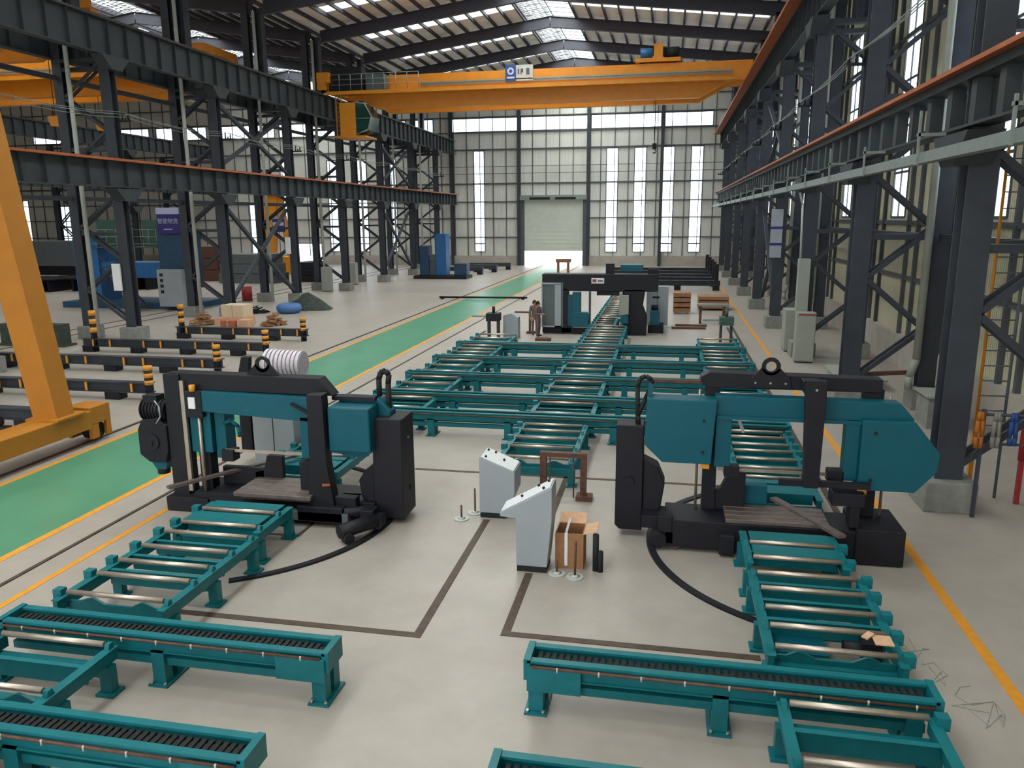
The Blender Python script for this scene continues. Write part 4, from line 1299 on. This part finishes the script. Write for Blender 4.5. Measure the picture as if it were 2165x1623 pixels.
# ================================================================== DISTANT TWIN SAW
def far_saw():
    t = thing('gantry_saw', 'distant black portal saw straddling the middle roller line', 'band saw', (-3.2, 38, 0))
    MB().box(-5.95, -0.4, 37.6, 38.4, 2.1, 2.92).build('top_beam', M['black'], t, 0.03)
    MB().box(-5.95, -4.5, 37.7, 38.6, 0.05, 0.35).box(-5.0, -3.5, 37.7, 38.6, 0.02, 0.3).build('base', M['black'], t, 0.02)
    cb = MB().box(-5.95, -4.9, 37.5, 38.5, 0.35, 2.5).build('side_enclosure', M['slate'], t, 0.02)
    MB().box(-5.3, -5.0, 37.44, 37.5, 0.35, 2.45).box(-5.95, -5.9, 37.44, 37.5, 0.35, 2.45).box(-5.95, -5.0, 37.44, 37.5, 0.35, 0.42).box(-5.95, -5.0, 37.44, 37.5, 2.42, 2.5).build('enclosure_frame', M['grey'], cb)
    MB().box(-4.9, -4.72, 37.6, 38.4, 0.3, 2.2).build('upright', M['black'], t)
    MB().prism([(-2.0, 2.2), (-1.0, 2.2), (-1.1, 1.4), (-0.9, 0.9), (-0.9, 0.02), (-2.2, 0.02), (-2.2, 0.45), (-1.9, 0.6)], 'y', 37.6, 38.4).build('upright', M['black'], t, 0.02)
    MB().box(-4.45, -4.05, 37.5, 37.8, 0.5, 2.05).prism([(-4.5, 0.4), (-3.7, 0.4), (-3.6, 0.9), (-3.75, 1.1), (-4.45, 1.1)], 'y', 37.4, 37.8).build('saw_arm', M['teal'], t, 0.02)
    MB().box(-4.72, -4.5, 37.7, 38.1, 0.4, 1.9).build('arm_slide', M['teal'], t)
    MB().box(-3.66, -3.56, 37.5, 37.6, 0.3, 2.1).build('guide_rod', M['column'], t)
    MB().box(-2.05, -1.75, 37.3, 37.6, 1.05, 1.95).box(-2.2, -2.05, 37.4, 37.6, 1.0, 2.1).build('control_box', M['beige'], t)
    MB().box(-2.12, -1.75, 37.3, 37.6, 0.6, 1.0).build('control_cover', M['teal'], t)
    MB().box(-3.3, -2.0, 37.7, 38.3, 1.9, 2.1).build('chain_guard', M['black'], t)
    cabn = MB().box(-1.0, 0.1, 40.6, 41.2, 0.1, 2.1).build('electrical_cabinet', M['grey'], t)
    MB().box(-0.7, -0.35, 40.57, 40.6, 1.5, 1.6).box(-0.47, -0.455, 40.58, 40.6, 0.15, 2.0).build('cabinet_door', M['dark'], cabn)
    MB().box(-0.75, -0.3, 38.5, 39.3, 0.4, 1.1).build('hydraulic_unit', M['teal'], t, 0.02)
    MB().tube((-0.55, 38.9, 1.1), (-0.55, 38.9, 1.35), 0.18, 14).build('hydraulic_motor', M['dark'], t)
    MB().box(-0.85, -0.1, 38.45, 39.6, 0.0, 0.4).build('hydraulic_base', M['dark'], t)
    MB().box(-2.3, -1.2, 39.5, 40.5, 2.92, 3.25).build('top_drive', M['teal'], t, 0.02)
    MB().box(-2.9, -2.5, 37.8, 38.2, 2.92, 3.4).box(-0.9, -0.4, 37.9, 38.3, 2.92, 3.15).build('cylinder', M['black'], t)
    b = MB().box(-3.55, -2.95, 37.54, 37.6, 2.48, 2.74).build('brand_plate', M['paper'], t)
    MB().box(-3.5, -3.32, 37.52, 37.54, 2.54, 2.68).build('red_mark', M['red'], b)
    MB().box(-3.25, -3.0, 37.52, 37.54, 2.57, 2.64).build('grey_mark', M['ink'], b)
    return t


far_saw()
# stop units at the far ends of the outer roller lines
for (x, label, c) in ((-7.8, 'dark stop unit at the far end of the outer left roller line', 'black'), (2.6, 'dark green stop unit at the far end of the outer right roller line', 'cab_green')):
    t = thing('stop_unit', label, 'machine', (x, 35.0, 0))
    MB().box(x - 0.3, x + 0.3, 34.7, 35.3, 0.95, 1.3).tube((x, 35, 1.3), (x, 35, 1.6), 0.07, 10).build('head', M[c], t)
    for dx in (-0.22, 0.22):
        MB().box(x + dx - 0.05, x + dx + 0.05, 34.85, 35.15, 0, 0.95).build('leg', M['girder'], t)
    MB().box(x - 0.1, x + 0.1, 30.95, 34.7, 1.0, 1.08).box(x - 0.05, x + 0.05, 31.0, 31.1, 0.0, 1.0).build('arm', M['railst'], t) if x < -99 else MB().box(x - 1.0, x - 0.3, 34.9, 35.1, 1.1, 1.18).build('arm', M['tray'], t)
# small desk and frame by the two workers
t = thing('control_console', 'small grey control desk beside the two distant workers', 'control desk', (-7.1, 36.0, 0))
MB().prism([(-7.5, 0), (-6.8, 0), (-6.8, 1.0), (-7.1, 1.2), (-7.5, 1.1)], 'y', 35.7, 36.3).build('body', M['grey'], t)
t = thing('goalpost_stand', 'dark frame standing between grey desk and the two workers', 'frame', (-6.8, 37.6, 0))
MB().box(-7.3, -6.5, 37.55, 37.65, 1.0, 1.08).box(-6.6, -6.5, 37.55, 37.65, 0.1, 1.0).build('bar', M['rust'], t)
MB().box(-6.7, -6.3, 37.4, 37.8, 0, 0.1).build('foot', M['rust'], t)
tag(MB().box(-5.9, -5.2, 35.2, 35.6, 0, 0.12).build('floor_pad', M['rust']), 'reddish brown mat or pallet on the floor in front of the workers', 'mat')
tag(MB().tube((-15.7, 53.0, 0.14), (-9.5, 53.4, 0.14), 0.07, 8).box(-15.6, -15.4, 52.9, 53.1, 0, 0.08).box(-9.9, -9.7, 53.3, 53.5, 0, 0.08).build('steel_bar', M['black']), 'long thin dark bar lying across the green walkway', 'bar')


# ================================================================== PEOPLE
def person(label, x, y, cloth, rot=0.0, hat=None, arm=0.0, h=1.7):
    t = thing('person', label, 'person', (x, y, 0))
    k = h / 1.7
    J = {'pel': (0, 0, .93), 'spi': (0, .01, 1.12), 'che': (0, .02, 1.34), 'nec': (0, .01, 1.46), 'hea': (0, -.01, 1.56), 'top': (0, -.02, 1.68)}
    sk = [('pel', 'spi'), ('spi', 'che'), ('che', 'nec'), ('nec', 'hea'), ('hea', 'top')]
    R_ = {'pel': (.15, .11), 'spi': (.135, .1), 'che': (.15, .11), 'nec': (.055, .055), 'hea': (.085, .1), 'top': (.06, .07)}
    for s, n in ((-1, 'l'), (1, 'r')):
        J['hip' + n] = (s * .09, 0, .86)
        J['kne' + n] = (s * .1, -.02, .48)
        J['ank' + n] = (s * .1, .02, .08)
        J['toe' + n] = (s * .11, -.14, .04)
        J['sho' + n] = (s * .19, .02, 1.39)
        J['elb' + n] = (s * .24, .0 - .03 * arm, 1.12)
        J['wri' + n] = (s * (.22 - .12 * arm), -.05 - .2 * arm, .88 + .2 * arm)
        sk += [('pel', 'hip' + n), ('hip' + n, 'kne' + n), ('kne' + n, 'ank' + n), ('ank' + n, 'toe' + n), ('che', 'sho' + n), ('sho' + n, 'elb' + n), ('elb' + n, 'wri' + n)]
        R_.update({'hip' + n: (.1, .1), 'kne' + n: (.068, .068), 'ank' + n: (.05, .055), 'toe' + n: (.045, .04), 'sho' + n: (.07, .07), 'elb' + n: (.05, .05), 'wri' + n: (.035, .03)})
        # five fingers
        J['pal' + n] = (J['wri' + n][0], J['wri' + n][1] - .02 - .04 * arm, J['wri' + n][2] - .07 * (1 - arm))
        sk.append(('wri' + n, 'pal' + n))
        R_['pal' + n] = (.034, .02)
        for q in range(5):
            a = 'f%d%s' % (q, n)
            off = (-.03 + .015 * q) if q < 4 else .045 * -s
            ln = (.07, .08, .075, .06, .03)[q]
            J[a] = (J['pal' + n][0] + (off if q < 4 else off), J['pal' + n][1] - .01 - ln * arm, J['pal' + n][2] - ln * (1 - arm) + (.02 if q == 4 else 0))
            sk.append(('pal' + n, a))
            R_[a] = (.009, .009)
    names = list(J)
    me = bpy.data.meshes.new('body')
    me.from_pydata([tuple(c * k for c in J[n]) for n in names], [(names.index(a), names.index(b)) for a, b in sk], [])
    o = bpy.data.objects.new('body', me)
    COL.objects.link(o)
    o.parent = t
    sm = o.modifiers.new('skin', 'SKIN')
    for i, n in enumerate(names):
        me.skin_vertices[0].data[i].radius = [v * k for v in R_[n]]
        me.skin_vertices[0].data[i].use_root = (n == 'pel')
    ss = o.modifiers.new('sub', 'SUBSURF')
    ss.levels = ss.render_levels = 1
    dg = bpy.context.evaluated_depsgraph_get()
    m2 = bpy.data.meshes.new_from_object(o.evaluated_get(dg))
    o.modifiers.clear()
    o.data = m2
    m2.materials.clear()
    for mm in (cloth, 'skin', 'shoe'):
        m2.materials.append(M[mm])
    wr = [Vector(J['wri' + n]) * k for n in 'lr']
    for p in m2.polygons:
        c = p.center
        p.use_smooth = True
        if c.z > 1.45 * k or min((c - w).length for w in wr) < 0.04 or any((c - w).z < 0 and (c - w).length < 0.2 and abs(c.x) > 0.06 and c.y < w.y + 0.02 for w in wr):
            p.material_index = 1
        elif c.z < 0.1 * k:
            p.material_index = 2
    ORG[t.name] = Vector((0, 0, 0))
    MB().tube((-.035, -.115 * k, 1.58 * k), (-.035, -.1 * k, 1.58 * k), .012, 8).tube((.035, -.115 * k, 1.58 * k), (.035, -.1 * k, 1.58 * k), .012, 8).box(-.012, .012, -.135 * k, -.1 * k, 1.53 * k, 1.57 * k).box(-.03, .03, -.112 * k, -.1 * k, 1.495 * k, 1.507 * k).build('face', M['skin'], t)
    hm = MB()
    for zz, r0, r1 in ((1.585, .098, .094), (1.63, .094, .075), (1.665, .075, .04)):
        hm.tube((0, .012, zz * k), (0, .005, (zz + .042) * k), r0, 14, r1)
    hm.box(-.08, .08, .02, .1, 1.52 * k, 1.6 * k)
    hm.build('cap' if hat else 'hair', M[hat or 'hair'], t)
    ORG[t.name] = Vector((x, y, 0))
    t.rotation_euler = (0, 0, rot)
    return t


person('worker in grey brown clothes standing with arms low, left of the pair', -6.22, 37.0, 'cloth', 0.5)
person('worker in grey brown clothes holding arms forward, right of the pair', -5.98, 36.6, 'cloth', 1.2, arm=1.0)
person('worker in dark blue clothes and red cap by the left machine stairs', -31.9, 42.0, 'cloth2', 0.3, hat='redcab', arm=0.5)


# ================================================================== RIGHT SIDE ITEMS
def cabinet(label, x0, x1, y0, y1, h, m='beige', red=False):
    t = thing('electrical_cabinet', label, 'cabinet', ((x0 + x1) / 2, (y0 + y1) / 2, 0))
    MB().box(x0, x1, y0, y1, 0.05, h).build('body', M[m], t, 0.015)
    MB().box(x0 + 0.03, x1 - 0.03, y0 + 0.03, y1 - 0.03, 0, 0.05).build('plinth', M['dark'], t)
    MB().box(x0 + 0.04, x1 - 0.04, y0 - 0.02, y0, 0.1, h - 0.12).build('door', M[m], t, 0.004)
    if red:
        MB().box(x0 + 0.06, x1, y0 - 0.025, y0 - 0.005, h - 0.1, h - 0.05).build('red_strip', M['red'], t)
    return t


cabinet('tall beige cabinet with red top strip in front of the third right column', 4.95, 5.65, 31.35, 31.9, 1.95, red=True)
cabinet('beige cabinet standing just behind the red striped one', 4.9, 5.6, 33.9, 34.9, 1.75)
tag(MB().box(5.0, 5.42, 32.05, 32.45, 1.9, 3.95).box(5.05, 5.37, 32.1, 32.4, 0, 1.9).build('cable_duct', M['beige']), 'tall narrow grey cable duct rising behind the red striped cabinet', 'duct')
tag(MB().path([(5.05, 32.2, 3.95), (5.0, 32.2, 6.0), (4.86, 32.2, 6.45)], 0.04, 8).build('conduit', M['white']), 'pale conduit from the cable duct up to the cable tray', 'conduit')
t = thing('lit_sign', 'small white and grey panel hung high between distant right columns', 'sign', (5.3, 40.6, 5))
MB().box(4.95, 5.5, 41.0, 41.08, 3.55, 5.9).build('panel', M['grey'], t)
for z in (4.15, 4.95):
    MB().box(4.93, 5.52, 40.98, 41.0, z, z + 0.12).build('band', M['signblue'], t)
for k, (x, y, sx, sy, h) in enumerate(((7.35, 22.4, 0.5, 0.6, 0.9), (6.4, 27.9, 0.75, 1.3, 0.35))):
    t = thing('packing_case', '%s pale flat topped case on the floor near the right columns' % ('nearer' if k == 0 else 'farther'), 'case', (x, y, 0))
    MB().box(x - sx, x + sx, y - sy, y + sy, h - 0.06, h).build('lid', M['beige'], t, 0.01)
    MB().box(x - sx * 0.85, x + sx * 0.85, y - sy * 0.85, y + sy * 0.85, 0, h - 0.06).build('body', M['concrete'] if k == 0 else M['beige'], t)

# sling rack and yellow ladder beside the nearest right column
t = thing('sling_rack', 'grey bar rack beside the nearest right column', 'rack', (6.6, 15.2, 0))
MB().tube((5.75, 15.3, 2.0), (8.3, 15.3, 2.0), 0.03, 8).tube((5.75, 15.3, 1.45), (8.3, 15.3, 1.45), 0.025, 8).build('bar', M['column'], t)
for x in (5.8, 8.25):
    MB().box(x - 0.03, x + 0.03, 15.27, 15.33, 0, 2.1).build('post', M['column'], t)
for k, (x, c, h, w, nmx) in enumerate(((5.72, 'orangewire', 0.62, 0.05, 'orange'), (6.0, 'greysling', 0.6, 0.05, 'grey'), (6.28, 'bluesling', 0.55, 0.05, 'blue'), (6.58, 'black', 0.55, 0.05, 'black'))):
    p = MB()
    for dx in (-0.035, 0.035):
        p.path([(x + dx * 0.4, 15.225, 2.06), (x + dx, 15.215, 1.9), (x + dx * 1.4, 15.215, 1.6), (x + dx, 15.215, 2.0 - h)], w * 0.8, 8)
    tag(p.build('lifting_sling', M[c]), '%s lifting sling hanging from the rack beside the nearest right column' % nmx, 'sling', 'slings on the rack')
pl = thing('access_ladder', 'orange yellow ladder stringers rising beside the nearest right column', 'ladder', (6.15, 16.6, 0))
MB().tube((6.12, 16.5, 1.3), (6.12, 16.5, 6.9), 0.03, 8).box(6.08, 6.16, 16.46, 16.54, 0, 1.3).build('stringer', M['orange'], pl)
MB().tube((6.62, 16.5, 0), (6.62, 16.5, 6.9), 0.03, 8).build('stringer', M['slate'], pl)
for i in range(18):
    MB().tube((6.12, 16.5, 1.5 + 0.3 * i), (6.62, 16.5, 1.5 + 0.3 * i), 0.014, 6).build('rung', M['slate'], pl)
tag(MB().tube((6.9, 16.2, 0.9), (6.9, 16.2, 1.9), 0.07, 10).box(6.86, 6.94, 16.16, 16.24, 0, 0.9).build('red_pipe', M['red']), 'short red upright pipe behind the sling rack', 'pipe')
tag(MB().bar((5.9, 24.7, 0.9), (7.3, 24.7, 1.0), 0.12, 0.12).build('brown_bar', M['rust']), 'brown bar between the chords of the second right column', 'bar')
tag(MB().box(6.3, 7.6, 12.7, 13.2, 0, 0.05).build('blue_sheet', M['tyre']), 'blue sheet lying on the floor near the nearest right plinth', 'sheet')

# crates and timber beyond the distant saw
def crate(label, x0, x1, y0, y1, h, slats=3):
    t = thing('wooden_crate', label, 'crate', ((x0 + x1) / 2, (y0 + y1) / 2, 0), 'wooden crates beyond the distant saw')
    for i in range(slats):
        z = 0.12 + (h - 0.12) * i / slats
        MB().box(x0, x1, y0, y1, z, z + (h - 0.12) / slats * 0.75).build('board_layer', M['wood'], t)
    for x in (x0 + 0.1, x1 - 0.2):
        MB().box(x, x + 0.1, y0, y1, 0, 0.12).build('skid', M['wood'], t)


crate('tall brown wooden crate just right of the distant saw', 0.4, 1.4, 46.5, 47.6, 1.3, 4)
crate('wide low wooden crate to the right of the tall one', 1.9, 3.7, 48.5, 50.2, 0.9, 3)
t = thing('work_trestle', 'light metal trestle table with scraps in front of the crates', 'table', (2.2, 42.5, 0))
MB().box(1.6, 3.2, 42.2, 42.8, 0.95, 1.05).build('top', M['tray'], t)
for x in (1.8, 3.0):
    MB().box(x - 0.06, x + 0.06, 42.3, 42.7, 0, 0.95).build('leg', M['rust'], t)
for k, (x0, x1, y) in enumerate(((0.3, 2.0, 40.2), (0.5, 2.1, 41.2))):
    tag(MB().box(x0, x1, y, y + 0.12, 0, 0.1).build('timber_bar', M['rust']), '%s brown bar lying on the floor right of the distant saw' % ('nearer' if k == 0 else 'farther'), 'bar')

# black stock racks near the far wall, right of centre
for k, y in enumerate((62, 65.5, 69, 73, 77.5)):
    t = thing('storage_beam', 'long black stock rack beam across the far right floor, %s from the camera' % ORD[k], 'storage rack', (-1, y, 0), 'black stock racks in front of the far wall')
    MB().ibeam((-5.5 if k else -1.5, y, 0.55), (4.0, y, 0.55), 0.4, 0.34, 0.04).build('beam', M['column'], t)
    for x in ([-5.2, -2.2] if k else []) + [0.8, 3.7]:
        MB().box(x - 0.25, x + 0.25, y - 0.25, y + 0.25, 0, 0.35).build('block_foot', M['black'], t)
    MB().box(3.55, 3.85, y - 0.15, y + 0.15, 0.75, 2.0).build('end_post', M['black'], t)
tag(MB().box(-9.9, -8.6, 70.4, 71.2, 1.6, 1.9).box(-9.8, -9.65, 70.5, 71.1, 0, 1.6).box(-8.9, -8.75, 70.5, 71.1, 0, 1.6).build('machine_stand', M['wood']), 'small tan machine stand in front of the roller door opening', 'machine')

# ================================================================== LEFT SIDE CLUTTER
def carton(label, x0, x1, y0, y1, z0, z1, m):
    t = thing('cardboard_box', label, 'box', ((x0 + x1) / 2, (y0 + y1) / 2, z0), 'boxes beside the left columns')
    MB().box(x0, x1, y0, y1, z0, z1).build('body', M[m], t, 0.01)
    MB().box((x0 + x1) / 2 - 0.03, (x0 + x1) / 2 + 0.03, y0 - 0.005, y1 + 0.005, z0 + 0.01, z1 + 0.006).build('tape', M['card2'], t)


M['plainbox'] = mat('pale_wooden_box', (206, 188, 160), 0.8, 0, 0.06, 6)
M['brick'] = mat('reddish_box_card', (168, 96, 72), 0.8, 0, 0.1, 6)
carton('large pale box on top of the lower cartons beside the left columns', -23.6, -22.3, 38.2, 39.2, 0.43, 1.08, 'plainbox')
carton('wide pale carton under the large pale box', -23.9, -22.2, 37.95, 39.3, 0, 0.42, 'card2')
carton('flat reddish box in front of the pale boxes', -23.1, -22.3, 37.2, 37.8, 0, 0.38, 'brick')
carton('small tan box right of the reddish box', -22.2, -21.6, 37.3, 38.0, 0, 0.4, 'card2')


def pile(label, cx, cy, rx, ry, h, m, n, seed):
    random.seed(seed)
    p = MB()
    for i in range(n):
        a, r_ = random.uniform(0, 2 * PI), random.random() ** 0.6
        x, y = cx + rx * r_ * math.cos(a), cy + ry * r_ * math.sin(a)
        z = 0.05 + h * (1 - r_) * random.random()
        L, w = random.uniform(0.3, 0.6), random.uniform(0.04, 0.1)
        b = random.uniform(0, PI)
        p.bar((x - L / 2 * math.cos(b), y - L / 2 * math.sin(b), z), (x + L / 2 * math.cos(b), y + L / 2 * math.sin(b), z + random.uniform(-0.03, 0.08)), w, w * 0.7)
    return tag(p.build('timber_heap', M[m]), label, 'timber', kind='stuff')


pile('heap of short timber offcuts left of the pale boxes', -24.75, 38.2, 0.5, 0.7, 0.7, 'wood', 90, 5)
pile('heap of short timber offcuts right of the pale boxes', -20.8, 38.6, 0.5, 0.7, 0.7, 'wood', 90, 6)
pile('heap of small dark metal parts near the blue bundle', -24.6, 43.6, 0.7, 0.5, 0.4, 'dark', 60, 8)
tag(MB().torus((-22.55, 43.9, 0.3), 0.48, 0.28, 30, 12, 1.0).build('blue_ring', M['tyre']), 'thick blue ring shaped bundle lying on the floor by the left columns', 'bundle')
hp = MB()
n = 18
rings = [(1.55, 0.0), (1.2, 0.35), (0.8, 0.62), (0.35, 0.9), (0.02, 1.0)]
random.seed(11)
k0 = len(hp.v)
for (r_, z_) in rings:
    for i in range(n):
        a = 2 * PI * i / n
        rr = r_ * random.uniform(0.88, 1.1)
        hp.v.append((-22.2 + rr * math.cos(a), 45.9 + rr * math.sin(a) * 0.7, z_ * random.uniform(0.9, 1.1) if z_ else 0.0))
for j in range(len(rings) - 1):
    for i in range(n):
        q = (i + 1) % n
        hp.smooth.add(len(hp.f))
        hp.f.append((k0 + j * n + i, k0 + j * n + q, k0 + (j + 1) * n + q, k0 + (j + 1) * n + i))
tag(hp.build('tarpaulin_heap', M['tarp']), 'dark green tarpaulin covered heap behind the blue ring bundle', 'tarpaulin')

# big blue machine in the left bay with sign
t = thing('boring_machine', 'tall dark blue machine column with a grey control cabinet, left bay', 'machine', (-31, 46, 0))
MB().box(-32.0, -30.2, 45.2, 47.2, 1.2, 5.0).build('column', M['navy'], t, 0.04)
MB().box(-38.2, -32.0, 45.6, 47.6, 1.9, 2.9).build('cross_rail', M['blue'], t, 0.03)
MB().box(-38.4, -36.6, 45.4, 47.4, 0.3, 4.5).build('second_column', M['blue'], t, 0.04)
MB().box(-39.0, -29.5, 44.6, 48.2, 0, 0.4).build('bed', M['navy'], t, 0.02)
cbx = MB().box(-31.35, -29.6, 43.9, 44.6, 0.25, 2.55).build('control_cabinet', M['grey'], t, 0.02)
for z in (1.1, 1.45, 1.8, 2.15):
    MB().box(-31.15, -30.95, 43.87, 43.9, z, z + 0.18).build('gauge', M['dark'], cbx)
st = MB()
for i in range(9):
    st.box(-34.8 + 0.27 * i, -34.5 + 0.27 * i, 43.2, 44.1, 2.7 - 0.3 * i, 2.74 - 0.3 * i)
st.bar((-34.8, 43.2, 3.5), (-32.4, 43.2, 1.0), 0.05).bar((-34.8, 43.2, 2.8), (-32.4, 43.2, 0.3), 0.08).bar((-34.8, 44.1, 2.8), (-32.4, 44.1, 0.3), 0.08)
st.build('stairs', M['girder'], t)
for (x0, x1, nmz) in ((-37.2, -35.0, 'a'), (-33.8, -32.1, 'b')):
    r_ = MB()
    for z in (4.1, 4.55, 5.0):
        r_.tube((x0, 45.3, z), (x1, 45.3, z), 0.025, 6)
    for i in range(4):
        x = x0 + (x1 - x0) * i / 3
        r_.tube((x, 45.3, 3.9), (x, 45.3, 5.0), 0.025, 6)
    r_.build('railing', M['tray'], t)
    MB().box(x0, x1, 45.3, 46.4, 3.85, 3.92).box(x0 + 0.1, x1 - 0.1, 46.2, 46.3, 3.9, 5.6).build('platform', M['cab_green'], t)
sg3 = thing('hanging_sign', 'dark blue sign with four pale characters high on the blue machine', 'sign', (-31.05, 45.1, 5.0))
MB().box(-31.75, -30.2, 45.0, 45.1, 4.75, 5.95).build('board', M['signblue'], sg3)
MB().box(-31.75, -30.2, 44.98, 45.1, 5.95, 6.35).build('header', M['lilac'], sg3)
text('lettering', '智能物流', 0.36, (-30.98, 44.985, 5.5), (PI / 2, 0, 0), 'lilac', sg3)
MB().box(-31.3, -30.7, 44.985, 45.0, 4.98, 5.05).build('small_lettering', M['lilac'], sg3)
sg4 = thing('post_sign', 'smaller dark blue sign with pale band on a post in the left bay', 'sign', (-37.5, 72.05, 0))
MB().box(-38.15, -36.9, 72.0, 72.1, 4.35, 5.6).build('board', M['signblue'], sg4)
MB().box(-38.1, -36.95, 71.97, 72.0, 4.95, 5.3).build('pale_band', M['lilac'], sg4)
MB().box(-38.15, -36.9, 71.97, 72.1, 5.6, 5.85).build('header', M['grey'], sg4)
MB().tube((-37.5, 72.05, 0), (-37.5, 72.05, 4.36), 0.03, 6).build('post', M['girder'], sg4)
tag(MB().box(-25.62, -25.2, 32.6, 32.68, 2.35, 3.6).build('notice_board', M['paper']), 'small white notice fixed on the nearest left column', 'notice', None)
tag(MB().box(-25.3, -24.95, 49.3, 49.38, 3.3, 4.4).build('notice_board', M['paper']), 'small white notice on the third left column', 'notice', None)

# slate container, sheets and trolleys deep in the left bay
t = thing('container_box', 'long slate grey container standing deep in the left bay', 'container', (-51.5, 60, 0))
MB().box(-56.0, -47.2, 60, 62.5, 1.7, 3.85).build('body', M['slate'], t, 0.03)
MB().box(-55.5, -47.8, 60.2, 62.3, 0.9, 1.7).build('underframe', M['black'], t)
MB().box(-48.7, -47.2, 59.9, 60.0, 2.1, 3.8).build('red_panel', M['red'], t)
for x in (-55, -51.5, -48.2):
    MB().tube((x, 60.1, 0.45), (x, 60.5, 0.45), 0.45, 18).build('wheel', M['black'], t)
for k in range(5):
    tag(MB().box(-52 + k * 2.2, -50.2 + k * 2.2, 53 + k, 58 + k, 0.9 + 0.03 * k, 1.0 + 0.03 * k).box(-51.6 + k * 2.2, -51.4 + k * 2.2, 53.2 + k, 57.8 + k, 0, 0.9 + 0.03 * k).box(-50.8 + k * 2.2, -50.6 + k * 2.2, 53.2 + k, 57.8 + k, 0, 0.9 + 0.03 * k).build('steel_rack', M['black']), 'black steel rack table in the left bay, %s from the left' % ORD[k], 'rack', 'black rack tables in the left bay')
t = thing('jib_crane', 'yellow slanting crane mast in the left bay behind the braces', 'crane', (-39.5, 76, 0))
MB().prism([(-41.0, 1.0), (-40.2, 1.0), (-39.4, 8.2), (-41.0, 8.2)], 'y', 75.7, 76.3).build('mast', M['orange'], t)
MB().prism([(-38.6, 1.8), (-38.2, 1.8), (-39.0, 8.0), (-39.8, 8.0)], 'y', 75.8, 76.2).build('strut', M['orange'], t)
MB().box(-41.3, -38.0, 75.4, 76.6, 8.0, 8.5).box(-41.3, -37.9, 75.2, 76.8, 0, 1.8).build('head_beam', M['orange'], t)
for k, (x0, x1, y, h, m_) in enumerate(((-39.5, -34.2, 64, 2.6, 'slate'), (-33.4, -31.0, 66, 1.8, 'black'), (-44.0, -40.5, 66, 3.2, 'rust'))):
    t = thing('stock_stack', '%s stack of material among the left bay columns' % ('grey', 'low black', 'brown')[k], 'stack', ((x0 + x1) / 2, y, 0))
    for i in range(3):
        MB().box(x0 + 0.2 * i, x1 - 0.25 * i, y, y + 3, h * i / 3, h * (i + 1) / 3 - 0.04).build('layer', M[m_], t, 0.02)
t = thing('oil_drum', 'crimson drum between the left columns', 'drum', (-30.2, 47.9, 0))
for k, x in enumerate((-29.6, -29.0)):
    pass
MB().tube((-28.9, 50.2, 0), (-28.9, 50.2, 1.0), 0.35, 20).build('drum_body', M['red'], t)
MB().ring((-28.9, 50.2, 0.5), 'z', 0.34, 0.37, 0.04, 20).build('drum_hoop', M['red'], t)
# blue machine tools at the far left
t = thing('floor_boring_mill', 'bright blue twin column machine standing on a dark base, far left', 'machine', (-20.8, 71, 0))
MB().box(-21.3, -20.3, 71, 72.3, 0.3, 4.15).build('column', M['blue'], t, 0.04)
MB().box(-22.9, -22.0, 71, 72.3, 0.3, 3.05).build('column', M['navy'], t, 0.04)
MB().box(-23.4, -18.3, 70.6, 73, 0, 0.3).build('base', M['black'], t)
MB().box(-19.6, -18.4, 71.2, 72.4, 0.3, 1.4).build('side_unit', M['navy'], t, 0.03)
MB().box(-22.0, -21.3, 71.3, 72, 0.3, 1.6).tube((-21.65, 71.2, 1.9), (-21.65, 71.9, 1.9), 0.35, 16).build('spindle_head', M['slate'], t)
for k, (x, y) in enumerate(((-18.6, 77), (-17.9, 80.5), (-17.2, 84.5))):
    t = thing('storage_beam', 'low dark block row near the far wall left of the walkway, %s' % ('nearest', 'middle', 'farthest')[k], 'storage rack', (x, y, 0), 'low racks left of the walkway end')
    MB().box(x - 4.2, x + 0.4, y - 0.25, y + 0.25, 0.35, 0.75).build('beam', M['column'], t)
    for dx in (-3.8, -1.8, 0.1):
        MB().box(x + dx - 0.25, x + dx + 0.25, y - 0.3, y + 0.3, 0, 0.35).build('block_foot', M['black'], t)
for k, (x, y) in enumerate(((-26.2, 57.3), (-26.6, 63.5))):
    cabinet('grey cabinet between %s left columns' % ('the middle' if k == 0 else 'the distant'), x - 0.35, x + 0.35, y, y + 0.6, 1.9)
tag(MB().box(-30.2, -26.6, 30.2, 31.0, 0, 0.08).box(-30.0, -26.8, 30.3, 30.9, 0.08, 1.0).build('steel_girder_piece', M['tarp']), 'short dark steel section lying left of the nearest left column', 'steel section')
for k, x in enumerate((-29.3, -27.9)):
    struct('trim_%d' % (20 + k), MB().box(x - 1.2, x - 1.1, 20, YF, 0, 0.02), 'rust')
tag(MB().box(-21.4, -20.9, 18.4, 20.5, 0, 0.75).box(-21.3, -21.0, 18.5, 20.4, 0.75, 0.8).build('concrete_block', M['concrete']), 'pale concrete block at the left edge behind the gantry leg', 'block')
